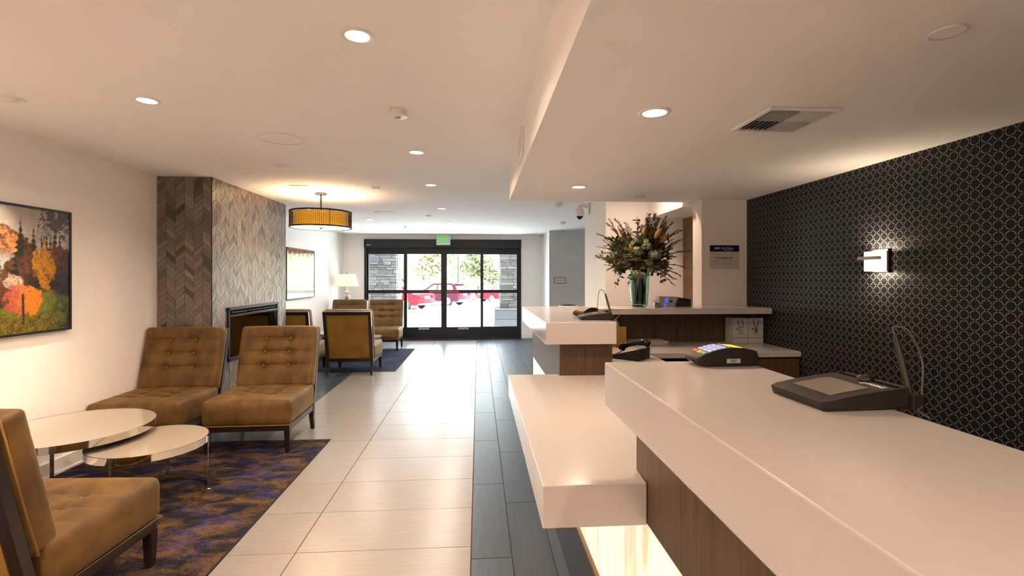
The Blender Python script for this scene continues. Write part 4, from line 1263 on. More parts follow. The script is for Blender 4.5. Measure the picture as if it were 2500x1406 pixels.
def art_light(x, y, label, target, watt):
    t = thing('art_light', label, 'spotlight', (x, y, C_H), 0, 'recessed art lights')
    r = 0.075
    obj('trim_ring', lathe(bmesh.new(), [(r*0.66, -0.003), (r*0.9, -0.008), (r, -0.0006), (r*0.66, -0.0006)], 32, (0, 0, 0), False, False), M['white_plastic'], t, 60)
    obj('eyeball', lathe(bmesh.new(), [(0.004, -0.016), (r*0.4, -0.013), (r*0.62, -0.004), (r*0.62, -0.001)], 28), M['white_plastic'], t, 60)
    l = bpy.data.lights.new('lamp', 'SPOT')
    l.energy = watt; l.color = (1.0, 0.78, 0.56); l.spot_size = math.radians(62 if watt > 50 else 40); l.spot_blend = 0.7; l.shadow_soft_size = 0.02
    o = link('lamp', l, t, (0, 0, -0.03))
    o.rotation_euler = (Vector(target) - Vector((x, y, C_H - 0.03))).to_track_quat('-Z', 'Y').to_euler()
    return t
art_light(-2.63, 2.92, 'unlit looking white ceiling ring at the left edge above the autumn print', (XL, 3.15, 1.60), 75)
art_light(-1.772, 4.50, 'flush white ceiling eyeball in front of the chevron chimney breast', (XF, 5.95, 1.9), 34)
art_light(-2.30, 8.95, 'white ceiling eyeball aimed at the misty print behind the pendant', (XL, 9.0, 1.7), 3)

def disc(name, x, y, z, r, label, cat, grp=None, th=0.006):
    t = thing(name, label, cat, (x, y, z), 0, grp)
    obj('rim', lathe(bmesh.new(), [(r*0.93, -th), (r*0.98, -th), (r, -0.0006), (r*0.93, -0.0006)], 40, (0, 0, 0), False, False), M['white_plastic'], t, 60)
    obj('grille', lathe(bmesh.new(), [(0.003, -th*0.7), (r*0.93, -th*0.7), (r*0.93, -0.0008)], 40), M['ceil'], t, 40)
    return t
disc('ceiling_speaker', -1.427, 3.638, C_H, 0.158, 'large round ceiling speaker between the downlights and the fireplace', 'speaker', 'round ceiling speakers')
disc('ceiling_speaker', -1.477, 7.75, C_H, 0.158, 'round ceiling speaker beyond the drum pendant', 'speaker', 'round ceiling speakers')
disc('cover_plate', 1.318, 1.285, S_H, 0.043, 'round white cover plate in the soffit at top right', 'cover plate', 'round ceiling cover plates')
disc('cover_plate', -1.149, 5.55, C_H, 0.045, 'small round cover plate right of the pendant canopy', 'cover plate', 'round ceiling cover plates', 0.012)
disc('cover_plate', -0.817, 8.06, C_H, 0.045, 'small round cover plate near the last aisle downlights', 'cover plate', 'round ceiling cover plates', 0.012)
disc('cover_plate', 1.384, 4.10, S_H, 0.043, 'small round cover plate in the soffit above the vase', 'cover plate', 'round ceiling cover plates', 0.012)
disc('cover_plate', -1.456, 9.88, C_H, 0.025, 'tiny round cover plate near the entrance corner', 'cover plate', 'round ceiling cover plates', 0.014)

def smoke(x, y, r, label):
    t = thing('smoke_detector', label, 'smoke detector', (x, y, C_H), 0, 'smoke detectors')
    obj('base', lathe(bmesh.new(), [(r*0.82, -0.026), (r*0.84, -0.0006), (r*0.5, -0.0006)], 28), M['white_plastic'], t, 40)
    obj('skirt', lathe(bmesh.new(), [(r*0.35, -0.040), (r*0.97, -0.036), (r, -0.028), (r*0.8, -0.026)], 28), M['white_plastic'], t, 40)
    obj('sensor', lathe(bmesh.new(), [(0.002, -0.050), (r*0.28, -0.047), (r*0.36, -0.038)], 20), M['grey_plastic'], t, 60)
    return t
smoke(-0.485, 2.98, 0.058, 'white smoke detector hanging between the first two aisle downlights')
smoke(1.541, 8.80, 0.055, 'white smoke detector near the corridor beyond the camera dome')
smoke(1.098, 6.59, 0.055, 'white smoke detector just past the soffit edge')

# plain return grille near the pendant
rg = thing('air_vent', 'small flat white return grille beside the pendant canopy', 'air vent', (-1.965, 5.55, C_H), 0, 'ceiling air vents')
obj('frame', BOX(-0.10, 0.10, -0.07, 0.07, -0.006, -0.0006, 0.002, 1), M['white_plastic'], rg)
for i in range(5): obj('slat', BOX(-0.085, 0.085, -0.052 + i*0.024, -0.040 + i*0.024, -0.009, -0.0058), M['white_plastic'], rg)
# four way diffuser in the soffit
av = thing('air_vent', 'square four way air vent with louvres in the soffit', 'air vent', (1.335, 2.055, S_H), 0, 'ceiling air vents')
hw, hd = 0.155, 0.155
bm = bmesh.new()
for a in ((-hw, hw, -hd, -hd + 0.022), (-hw, hw, hd - 0.022, hd), (-hw, -hw + 0.022, -hd + 0.022, hd - 0.022), (hw - 0.022, hw, -hd + 0.022, hd - 0.022)):
    box(bm, *a, -0.010, -0.0006, 0.002, 1)
obj('frame', bm, M['white_plastic'], av)
obj('duct', BOX(-hw + 0.02, hw - 0.02, -hd + 0.02, hd - 0.02, -0.0018, -0.0008), M['fluted'], av)
inner = hw - 0.024
for qd in range(4):
    # quadrants: louvres turn through 90 degrees from one to the next
    cx, cy = ((-1, -1), (1, -1), (1, 1), (-1, 1))[qd]
    for i in range(6):
        p = (i + 0.5) / 6 * inner
        bm = bmesh.new()
        tilt = 0.012
        if qd % 2 == 0:   # blades run along x
            y0 = cy * p
            s_ = cy
            V = [(0.004*cx, y0 - 0.010*s_, -0.0022), (inner*cx, y0 - 0.010*s_, -0.0022), (inner*cx, y0 + 0.004*s_, -0.0145), (0.004*cx, y0 + 0.004*s_, -0.0145)]
        else:
            x0 = cx * p
            s_ = cx
            V = [(x0 - 0.010*s_, 0.004*cy, -0.0022), (x0 - 0.010*s_, inner*cy, -0.0022), (x0 + 0.004*s_, inner*cy, -0.0145), (x0 + 0.004*s_, 0.004*cy, -0.0145)]
        vs = [bm.verts.new(v) for v in V]
        f = bm.faces.new(vs)
        bmesh.ops.solidify(bm, geom=[f], thickness=0.0012)
        obj('louvre', bm, M['white_plastic'], av)
# side vent on the soffit face
sv = thing('air_vent', 'narrow white grille on the upright face of the soffit', 'air vent', (0.28, 3.16, 2.345), 0, 'ceiling air vents')
obj('frame', BOX(-0.010, -0.0006, -0.17, 0.17, -0.085, 0.085, 0.003, 1), M['white_plastic'], sv)
for i in range(6): obj('slat', BOX(-0.014, -0.0095, -0.15, 0.15, -0.070 + i*0.025, -0.056 + i*0.025), M['white_plastic'], sv)

# dome camera on the wall stub
dc = thing('dome_camera', 'white security dome camera on a wall bracket behind the vase', 'camera', (1.42, 6.20, 2.40))
obj('wall_plate', BOX(-0.022, -0.0006, -0.05, 0.05, -0.10, 0.05, 0.006, 2), M['white_plastic'], dc)
obj('bracket', tube(bmesh.new(), [(-0.02, 0, 0.0), (-0.07, 0, 0.02), (-0.115, 0, 0.01), (-0.12, 0, -0.03)], [0.03, 0.028, 0.028, 0.034], 14), M['white_plastic'], dc, 60)
obj('housing', lathe(bmesh.new(), [(0.030, -0.02), (0.050, -0.035), (0.056, -0.06), (0.056, -0.115), (0.050, -0.125)][::-1], 24, (-0.12, 0, 0)), M['white_plastic'], dc, 50)
obj('dome', lathe(bmesh.new(), [(0.002, -0.168), (0.022, -0.160), (0.038, -0.143), (0.044, -0.124)], 24, (-0.12, 0, 0)), M['black_gloss'], dc, 60)

# ------------------------------------------------------------------ wall sconce
ws = thing('wall_sconce', 'lit box sconce with metal crossbar on the ring wallpaper', 'sconce', (XR, 2.785, 1.592))
obj('back_plate', BOX(-0.016, -0.0005, -0.078, 0.078, -0.068, 0.074, 0.003, 1), M['bronze'], ws)
obj('glass_box', BOX(-0.046, -0.017, -0.070, 0.070, -0.060, 0.060, 0.004, 2), M['sconce_glass'], ws)
obj('crossbar', BOX(-0.068, -0.050, -0.064, 0.096, 0.010, 0.030, 0.002, 1), M['silver_leaf'], ws)
for y in (-0.060, 0.074): obj('bracket', BOX(-0.0505, -0.015, y - 0.003, y + 0.003, 0.014, 0.026), M['bronze'], ws)
area('lamp_up', ws, (-0.050, 0, 0.066), 1.5, 0.10, (1.0, 0.78, 0.54), (0.25, 0, 1))
area('lamp_down', ws, (-0.050, 0, -0.066), 1.1, 0.10, (1.0, 0.78, 0.54), (0.25, 0, -1))

# ------------------------------------------------------------------ framed prints
def fbm(x, y, o=4, s=0.0):
    v, a, f = 0.0, 0.5, 1.0
    for _ in range(o):
        v += a * mnoise.noise((x*f + s, y*f - s, s*1.7)); a *= 0.55; f *= 2.1
    return v
def print_mesh(name, W, Hh, nx, ny, fn, mat, parent, gloss=False):
    """flat print in the plane x = const: u runs along -y from the right edge, v up"""
    vs = [(0.0, -W * i / nx, Hh * j / ny) for j in range(ny + 1) for i in range(nx + 1)]
    fs = [(j*(nx+1) + i, j*(nx+1) + i + 1, (j+1)*(nx+1) + i + 1, (j+1)*(nx+1) + i) for j in range(ny) for i in range(nx)]
    me = bpy.data.meshes.new(name)
    me.from_pydata(vs, [], fs)
    me.materials.append(mat)
    a = me.attributes.new('tone', 'FLOAT_COLOR', 'POINT')
    data = []
    for v in vs:
        c = fn(-v[1], v[2])
        data += [max(0, c[0]), max(0, c[1]), max(0, c[2]), 1]
    a.data.foreach_set('color', data)
    me.flip_normals()
    return link(name, me, parent)
def lerp(a, b, t):
    t = max(0, min(1, t)); return tuple(a[i] + (b[i]-a[i])*t for i in range(3))
def lin(r, g, b): return tuple(0.72 * ((c/255)/12.92 if c < 10 else ((c/255 + 0.055)/1.055)**2.4) for c in (r, g, b))
PH = 0.91
def autumn(u, v):
    """u metres from the right edge, v metres up (0..0.91); soft layered brushwork"""
    t = v / PH
    s = u
    n = fbm(s*7, v*7, 3, 3.1); nl = fbm(s*24, v*24, 3, 5.5); nf = fbm(s*70, v*70, 2, 8.3); nx = fbm(s*150, v*150, 2, 1.3)
    def st(x, w=0.12): return max(0.0, min(1.0, x / w + 0.5))
    def blob(cx, ct, rx, rt, rag=0.9): return 1 - math.hypot((s - cx)/rx, (t - ct)/rt) + n*0.5 + nl*rag
    # sky
    c = lerp(lin(222, 212, 200), lin(146, 146, 148), 0.25 + (t - 0.72)*1.6 + n*0.9 + (0.3 - s)*0.5)
    # amber mountain
    hill = 0.83 - abs(s - 0.53)*0.75 + n*0.10 + nl*0.03
    c = lerp(c, lerp(lin(226, 158, 92), lin(92, 60, 44), 0.40 + nl*1.6 + nf*1.4 + n*0.8), st(hill - t, 0.02) if s > 0.2 else 0)
    # lake haze in the valley
    c = lerp(c, lerp(lin(96, 132, 152), lin(214, 206, 200), 0.4 + n*1.4 + (0.50 - t)*3), st(0.60 - t + nl*0.06, 0.05) * st(s - 0.40 + nl*0.04, 0.08))
    # mixed wood, brown to near black
    wood = 0.645 + 0.05*math.sin(s*21) + n*0.16 + nl*0.10 - max(0, s - 0.40)*0.9
    c = lerp(c, lerp(lin(108, 70, 44), lin(34, 27, 25), 0.52 + nl*1.3 + nf*1.3 + (0.16 - s)*0.8 + (0.5 - t)*0.5), st(wood - t, 0.03))
    # conifers
    for cx, base, top, w in ((0.405, 0.44, 0.87, 0.085), (0.305, 0.50, 0.82, 0.055), (0.238, 0.52, 0.78, 0.032), (0.200, 0.5, 0.79, 0.040), (0.168, 0.52, 0.80, 0.028), (0.130, 0.55, 0.87, 0.040), (0.085, 0.55, 0.80, 0.036), (0.60, 0.5, 0.80, 0.06), (0.78, 0.5, 0.9, 0.07), (0.98, 0.5, 0.84, 0.06)):
        if base - 0.03 < t < top + 0.01 and abs(s - cx) < w * 1.5:
            tier = 0.70 + 0.30*math.sin((top - t)*PH*150 + cx*40)
            ww = w * max(0, (top - t)/(top - base)) * tier + nf*0.016 + nx*0.010
            c = lerp(c, lerp(lin(22, 28, 28), lin(66, 58, 44), 0.30 + nf*1.8 + nx*0.8), st(ww - abs(s - cx), 0.008))
    # overhanging bough at the top right
    bough = 0.30 - abs(t - 0.90 - (0.20 - s)*0.10)*2.6 - max(0, s - 0.10)*1.3 + nl*1.1 + nf*0.9
    if s < 0.27 and t > 0.70: c = lerp(c, lerp(lin(36, 42, 46), lin(96, 92, 86), 0.35 + nx*1.6), st(bough, 0.10) * 0.92)
    # russet thicket, dark understorey, blue shade along the right edge
    c = lerp(c, lerp(lin(140, 78, 40), lin(48, 30, 24), 0.45 + nl*1.4 + nf*1.2), st(blob(0.115, 0.575, 0.12, 0.125), 0.25) * 0.9)
    c = lerp(c, lerp(lin(126, 84, 56), lin(54, 40, 34), 0.45 + nl*1.4 + nf*1.3), st(blob(0.335, 0.50, 0.10, 0.13), 0.25) * 0.85)
    c = lerp(c, lerp(lin(28, 22, 26), lin(66, 50, 46), 0.40 + nl*1.2 + nf*0.9), st(0.45 - t + nl*0.10, 0.08) * st(0.36 - s + nl*0.05, 0.06))
    c = lerp(c, lin(34, 50, 76), st(0.055 - s + n*0.02, 0.09) * st(0.74 - t, 0.3) * 0.6)
    # golden tree, leaves in clumps with dark gaps
    g = blob(0.222, 0.515, 0.092, 0.165, 0.5)
    c = lerp(c, lerp(lin(246, 176, 24), lin(150, 86, 14), 0.30 + nf*1.5 + nx*1.2 + max(0, 0.5 - t)*1.2), st(g, 0.12) * st(nf*0.9 + nx*0.9 + nl*0.4 + 0.11 + g*0.12, 0.10))
    # meadow
    lawn = 0.31 - max(0, 0.20 - s)*0.22 + n*0.05 + nf*0.02 - max(0, s - 0.36)*0.6
    c = lerp(c, lerp(lin(126, 132, 44), lin(30, 50, 36), 0.22 + nl*0.9 + nf*0.7 + max(0, 0.22 - s)*2.8 + (0.10 - t)*1.2), st(lawn - t, 0.03))
    c = lerp(c, lerp(lin(140, 128, 34), lin(58, 40, 20), 0.5 + nl*1.4 + nf*1.4), st(0.15 - t + n*0.06, 0.06) * st(s - 0.16, 0.1) * 0.85)
    # pale rocks by the water
    c = lerp(c, lerp(lin(236, 214, 196), lin(150, 112, 92), 0.35 + nl*1.3 + nf), st(blob(0.455, 0.385, 0.085, 0.055), 0.25))
    # orange and rose shrub with its post
    g = blob(0.395, 0.265, 0.135, 0.125, 0.6)
    c = lerp(c, lerp(lin(246, 150, 52), lin(190, 88, 78), 0.35 + nl*1.1 + nf*1.0 + (s - 0.37)*5.0), st(g, 0.15) * st(nf + nx + 0.30, 0.12))
    g = blob(0.305, 0.225, 0.055, 0.105, 0.6)
    c = lerp(c, lerp(lin(252, 160, 36), lin(206, 96, 26), 0.30 + nf*1.4 + nx), st(g, 0.15) * st(nf + nx + 0.30, 0.12))
    if 0.06 < t < 0.30: c = lerp(c, lin(62, 42, 40), st(0.009 - abs(s - 0.385 - (t - 0.2)*0.03), 0.006))
    if t < 0.14: c = lerp(c, lin(222, 150, 66), st(nx + nf*0.6 - 0.34, 0.08))
    k = max(0.5, min(1.5, 1 + nx*0.9 + nf*0.4)) if t < wood else 1.0
    return tuple(q*k*0.95 for q in c)
pw1 = 1.38
p1 = thing('framed_print', 'large framed autumn landscape print on the near left wall', 'picture', (XL, 4.03 - pw1/2, 1.09))
print_o = print_mesh('print', pw1 - 0.03, PH - 0.03, 330, 220, autumn, M['print'], p1)
print_o.location = (0.0285, pw1/2 - 0.015, 0.015)
bm = bmesh.new()
for a in ((-pw1/2, pw1/2, 0, 0.016), (-pw1/2, pw1/2, PH - 0.016, PH), (-pw1/2, -pw1/2 + 0.016, 0.016, PH - 0.016), (pw1/2 - 0.016, pw1/2, 0.016, PH - 0.016)):
    box(bm, 0.001, 0.036, a[0], a[1], a[2], a[3])
obj('frame', bm, M['black_frame'], p1)
obj('backing', BOX(0.002, 0.027, -pw1/2 + 0.015, pw1/2 - 0.015, 0.015, PH - 0.015), M['black_print'], p1)
def glary(u, v):
    t = v / 0.88
    n = fbm(u*5, v*6, 3, 2.0); nl = fbm(u*40, v*9, 3, 4.0)
    c = lerp(lin(236, 236, 232), lin(214, 216, 214), 0.4 + n*1.2)  # near-white ground is painted glare off the gloss; reeds and ridge are the picture
    top = 0.86 + 0.05*math.sin(u*30) + nl*0.16
    if t > top: c = lerp(lin(196, 128, 100), lin(92, 84, 78), 0.4 + nl*2.4)
    ridge = 0.27 - 0.07*(u/1.3 - 0.5)**2 - 0.02 + n*0.04
    if ridge - 0.05 < t < ridge: c = lerp(lin(150, 168, 164), lin(120, 132, 128), 0.5 + n*2)
    return c
p2 = thing('framed_print', 'glossy misty landscape print past the fireplace', 'picture', (XL, 9.0, 1.11))
po = print_mesh('print', 1.34, 0.86, 90, 60, glary, M['print_gloss'], p2)
po.location = (0.0285, 0.67, 0.01)
bm = bmesh.new()
for a in ((-0.685, 0.685, 0, 0.012), (-0.685, 0.685, 0.87, 0.882), (-0.685, -0.673, 0.012, 0.87), (0.673, 0.685, 0.012, 0.87)):
    box(bm, 0.001, 0.034, a[0], a[1], a[2], a[3])
obj('frame', bm, M['black_frame'], p2)
obj('backing', BOX(0.002, 0.027, -0.67, 0.67, 0.012, 0.87), M['black_print'], p2)

# ------------------------------------------------------------------ vase and bouquet
VX_, VY_ = 1.335, 3.97
vs_ = thing('glass_vase', 'tall green glass vase on the far counter', 'vase', (VX_, VY_, HC))
bm = bmesh.new()
outer = [(0.046, 0.0), (0.060, 0.006), (0.066, 0.02), (0.071, 0.08), (0.077, 0.17), (0.082, 0.27), (0.084, 0.30)]
innr = [(0.079, 0.30), (0.077, 0.27), (0.072, 0.17), (0.066, 0.08), (0.058, 0.022), (0.010, 0.018)]
lathe(bm, outer + innr, 40, (0, 0, 0.0006), True, True)
obj('vase_body', bm, M['vase'], vs_, 50)
bq = thing('bouquet', 'large mixed bouquet of eucalyptus, brown fronds and yellow buds in the vase', 'bouquet', (VX_, VY_, HC + 0.022))
rb = random.Random(21)
stem_bm, leaf_e, leaf_d, fr_b, fr_g = bmesh.new(), bmesh.new(), bmesh.new(), bmesh.new(), bmesh.new()
def leaf_at(bm, p, d, n, l, w, cup=0.25, k=4):
    d = Vector(d).normalized(); n = Vector(n)
    n = (n - d*n.dot(d)); n = n.normalized() if n.length > 1e-5 else frame_axes(d)[0]
    s = d.cross(n)
    p = Vector(p)
    L_, R_, Mid = [], [], []
    for i in range(k + 1):
        u = i / k
        ww = w * math.sin(PI * min(1, u*0.92 + 0.06)) ** 0.8
        c_ = p + d*(l*u) + n*(-cup*l*u*u)
        Mid.append(bm.verts.new(c_)); L_.append(bm.verts.new(c_ + s*ww/2 + n*0.12*ww)); R_.append(bm.verts.new(c_ - s*ww/2 + n*0.12*ww))
    for i in range(k):
        bm.faces.new((Mid[i], Mid[i+1], L_[i+1], L_[i])); bm.faces.new((Mid[i], R_[i], R_[i+1], Mid[i+1]))
def arc(p0, tip, droop, n=10):
    p0, tip = Vector(p0), Vector(tip)
    pts = []
    for i in range(n + 1):
        u = i / n
        q = p0.lerp(tip, u)
        q.z += droop * 4 * u * (1-u)
        pts.append(q)
    return pts
def rv(s=1.0): return Vector((rb.uniform(-1, 1), rb.uniform(-1, 1), rb.uniform(-1, 1))) * s
def euc_stem(tip, bm_leaf, ls=0.034, droop=0.08, step=0.028, start=0.25, wide=0.8):
    pts = arc((rb.uniform(-.04, .04), rb.uniform(-.04, .04), 0.27), tip, droop, 14)
    tube(stem_bm, pts, [0.0032]*8 + [0.0018]*7, 5)
    for i in range(len(pts) - 1):
        u = i / (len(pts) - 1)
        if u < start: continue
        t_ = (pts[i+1] - pts[i])
        m_ = max(1, int(t_.length / step))
        for q in range(m_):
            pp = pts[i].lerp(pts[i+1], q/m_)
            a = rb.uniform(0, 2*PI)
            x, y = frame_axes(t_)
            o_ = x*math.cos(a) + y*math.sin(a)
            for sg in (1, -1):
                leaf_at(bm_leaf, pp, o_*sg + t_.normalized()*0.35 + rv(0.2), rv(), ls*rb.uniform(.7, 1.15), ls*wide*rb.uniform(.7, 1.1))
def frond(tip, bm_leaf, droop=0.05, step=0.011, ll=0.060, start=0.22):
    pts = arc((rb.uniform(-.04, .04), rb.uniform(-.04, .04), 0.27), tip, droop, 16)
    tube(stem_bm, pts, 0.0018, 5)
    for i in range(len(pts) - 1):
        u = i / (len(pts) - 1)
        if u < start: continue
        t_ = pts[i+1] - pts[i]
        m_ = max(1, int(t_.length / step))
        side = frame_axes(t_)[0]
        for q in range(m_):
            pp = pts[i].lerp(pts[i+1], q/m_)
            for sg in (1, -1):
                leaf_at(bm_leaf, pp, side*sg*0.8 + t_.normalized()*0.8 + rv(0.15), rv(), ll*(1.15 - 0.6*u)*rb.uniform(.7, 1.2), 0.0085, 0.15, 2)
def dirpt(a, e, r, cz=0.40):
    return (r*math.cos(e)*math.cos(a), r*math.cos(e)*math.sin(a)*0.75, cz + r*math.sin(e))
# brown fronds: the whole upper and right outline
for i in range(150):
    a = rb.uniform(0, 2*PI)
    e = rb.uniform(-0.35, 1.25)
    r = rb.uniform(0.22, 0.40)
    frond(dirpt(a, e, r), fr_b if rb.random() < 0.78 else fr_g, rb.uniform(0.0, 0.07))
for a, e, r in ((0.0, 0.1, 0.44), (0.15, 0.35, 0.43), (-0.1, -0.25, 0.42), (3.3, 0.75, 0.40), (2.9, 0.5, 0.40), (0.2, 0.75, 0.42), (-0.2, 0.55, 0.40), (0.1, -0.55, 0.36), (-0.3, -0.7, 0.36), (-0.2, -0.45, 0.38)):
    frond(dirpt(a, e, r), fr_b, 0.05)
for i in range(16):
    frond(dirpt(rb.uniform(2.2, 4.6), rb.uniform(-0.5, 0.3), rb.uniform(0.22, 0.31)), fr_g, 0.05)
# eucalyptus
for i in range(40):
    a = rb.uniform(0, 2*PI); e = rb.uniform(-0.7, 0.9)
    euc_stem(dirpt(a, e, rb.uniform(0.18, 0.30)), leaf_e if rb.random() < 0.5 else leaf_d, rb.uniform(.034, .052), 0.07)
for a, e, r in ((3.2, -0.05, 0.38), (3.4, -0.85, 0.34), (3.9, -0.95, 0.30), (5.4, -0.75, 0.34), (3.0, -0.65, 0.26)):
    euc_stem(dirpt(a, e, r), leaf_d, 0.034, 0.10, 0.030, 0.45)
euc_stem(dirpt(3.9, 1.45, 0.33), leaf_d, 0.055, 0.0, 0.05, 0.6, 0.45)
for i in range(44):    # dense dark heart
    euc_stem(dirpt(rb.uniform(0, 2*PI), rb.uniform(-0.7, 1.0), rb.uniform(0.10, 0.26)), leaf_d, 0.055, 0.05, 0.032, 0.40, 0.6)
for nm, b_, m_ in (('stems', stem_bm, M['stem']), ('eucalyptus_leaves', leaf_e, M['euc']), ('dark_leaves', leaf_d, M['euc_dark']), ('brown_fronds', fr_b, M['feather']), ('olive_fronds', fr_g, M['frond_green'])):
    o = obj(nm, b_, m_, bq, 180 if nm == 'stems' else None)
    o['kind'] = 'stuff'
# stems bundle in the vase
bm = bmesh.new()
for i in range(60):
    a, r = rb.uniform(0, 2*PI), rb.uniform(0.005, 0.047)
    tube(bm, [(r*math.cos(a), r*math.sin(a), 0.004), (r*1.1*math.cos(a+.3), r*1.1*math.sin(a+.3), 0.15), (r*1.2*math.cos(a+.6), r*1.2*math.sin(a+.6), 0.30)], 0.0042, 6)
o = obj('stem_bundle', bm, M['stem'], bq, 180); o['kind'] = 'stuff'
def tulip(p, d, s):
    bm = bmesh.new()
    d = Vector(d).normalized(); x, y = frame_axes(d)
    for k in range(6):
        a = k*PI/3
        rad = x*math.cos(a) + y*math.sin(a)
        n = 6; w = 0.016*s
        rows = []
        for i in range(n + 1):
            u = i/n
            c_ = Vector(p) + d*(0.080*s*u) + rad*(0.016*s*math.sin(PI*(u*0.80 + 0.06)))
            tg = d.cross(rad)
            ww = w*math.sin(PI*min(1, u*0.88 + 0.08))
            rows.append((bm.verts.new(c_ - tg*ww), bm.verts.new(c_ + rad*0.004*s), bm.verts.new(c_ + tg*ww)))
        for r0, r1 in zip(rows, rows[1:]):
            bm.faces.new((r0[0], r0[1], r1[1], r1[0])); bm.faces.new((r0[1], r0[2], r1[2], r1[1]))
    obj('bud', bm, M['petal_y'], bq, 180)
tulip((-0.025, -0.165, 0.545), (0.1, -0.25, 1), 1.0)
tulip((0.065, -0.175, 0.535), (0.55, -0.3, 0.9), 1.15)
tulip((0.120, -0.155, 0.505), (0.6, -0.3, 0.8), 1.0)
tulip((-0.13, -0.22, 0.44), (-0.4, -0.3, 0.8), 0.7)
def hydrangea(c, r, nf):
    bm = bmesh.new()
    for i in range(nf):
        z = 1 - 2*(i + .5)/nf
        a = i*2.39996
        n = Vector((math.sqrt(1-z*z)*math.cos(a), math.sqrt(1-z*z)*math.sin(a), z))
        p = Vector(c) + Vector((n.x, n.y, n.z*.8))*r*rb.uniform(.65, 1.12)
        x, y = frame_axes(n)
        ph0 = rb.uniform(0, PI/2)
        for k in range(4):
            aa = ph0 + k*PI/2
            leaf_at(bm, p, x*math.cos(aa) + y*math.sin(aa) + n*rb.uniform(.1, .7), n + rv(.4), r*rb.uniform(.30, .46), r*0.36, 0.25, 3)
    obj('flower_head', bm, M['petal_w'], bq)
hydrangea((-0.075, -0.195, 0.435), 0.040, 44)
hydrangea((0.060, -0.195, 0.405), 0.046, 52)
hydrangea((0.0, -0.195, 0.475), 0.035, 36)
hydrangea((0.015, -0.195, 0.335), 0.034, 36)
hydrangea((0.03, -0.19, 0.29), 0.030, 32)
hydrangea((-0.08, -0.16, 0.255), 0.038, 40)
hydrangea((-0.03, -0.16, 0.245), 0.034, 36)

# ------------------------------------------------------------------ outside
def gz(y): return -0.03 - 0.0256 * max(0, y - 12.0)
bm = bmesh.new()
v = [bm.verts.new(p) for p in ((-60, YB + 0.12, -0.03), (60, YB + 0.12, -0.03), (60, 12.0, -0.03), (-60, 12.0, -0.03), (60, 80, gz(80)), (-60, 80, gz(80)))]
bm.faces.new((v[0], v[1], v[2], v[3])); bm.faces.new((v[3], v[2], v[4], v[5]))
props(obj('pavement', bm, M['asphalt']), 'sunlit pale car park paving outside the entrance', 'pavement', kind='structure')

def pillar(x0, x1, y0, y1, z0, z1, label, seed):
    r_ = random.Random(seed)
    t = thing('stone_pillar', label, 'pillar', ((x0+x1)/2, (y0+y1)/2, 0), 0, 'stacked stone porch pillars')
    t.location = (0, 0, 0)
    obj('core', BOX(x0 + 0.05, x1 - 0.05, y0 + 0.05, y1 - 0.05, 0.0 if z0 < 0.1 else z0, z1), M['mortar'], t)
    z = z0
    while z < z1 - 0.03:
        h = r_.choice((0.06, 0.08, 0.095, 0.11, 0.13))
        h = min(h, z1 - z)
        for face in range(3):     # front (-y), left (-x), right (+x)
            a0, a1 = (x0, x1) if face == 0 else (y0 + 0.10, y1)
            a = a0
            while a < a1 - 0.02:
                w = min(r_.uniform(0.16, 0.46), a1 - a)
                if a1 - a - w < 0.08: w = a1 - a
                o_ = r_.uniform(0.0, 0.022)
                g = 0.004
                if face == 0: b_ = (a + g, a + w - g, y0 - o_, y0 + 0.10, z + g, z + h - g)
                elif face == 1: b_ = (x0 - o_, x0 + 0.09, a + g, a + w - g, z + g, z + h - g)
                else: b_ = (x1 - 0.09, x1 + o_, a + g, a + w - g, z + g, z + h - g)
                bm = BOX(*b_, bev=0.006, seg=1)
                for vv in bm.verts:
                    vv.co += Vector((r_.uniform(-.004, .004), r_.uniform(-.004, .004), r_.uniform(-.004, .004)))
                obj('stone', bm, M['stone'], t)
                a += w
        z += h
    return t
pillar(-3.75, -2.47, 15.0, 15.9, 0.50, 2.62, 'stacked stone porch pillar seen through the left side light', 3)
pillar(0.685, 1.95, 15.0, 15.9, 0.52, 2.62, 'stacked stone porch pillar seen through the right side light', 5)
def planter(x0, x1, y0, y1, z1, label):
    t = thing('pillar_base', label, 'plinth', (0, 0, 0), 0, 'concrete pillar bases')
    z0 = gz(y1) - 0.01
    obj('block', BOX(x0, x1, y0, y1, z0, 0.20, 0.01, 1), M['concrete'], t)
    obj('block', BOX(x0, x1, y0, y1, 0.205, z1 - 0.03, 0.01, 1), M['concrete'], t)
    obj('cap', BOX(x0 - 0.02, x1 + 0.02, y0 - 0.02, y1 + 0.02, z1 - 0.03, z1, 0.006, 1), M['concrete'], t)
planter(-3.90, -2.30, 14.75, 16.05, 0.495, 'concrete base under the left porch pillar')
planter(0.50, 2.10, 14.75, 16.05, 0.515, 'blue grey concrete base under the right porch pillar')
wb = thing('wall_lantern', 'dark box lantern on the left stone pillar', 'lantern', (-3.13, 14.98, 2.0))
obj('body', BOX(-0.12, 0.12, -0.12, 0.02, -0.11, 0.11, 0.01, 1), M['black_frame'], wb)
obj('lens', BOX(-0.09, 0.09, -0.09, -0.01, -0.115, -0.108), M['white_plastic'], wb)

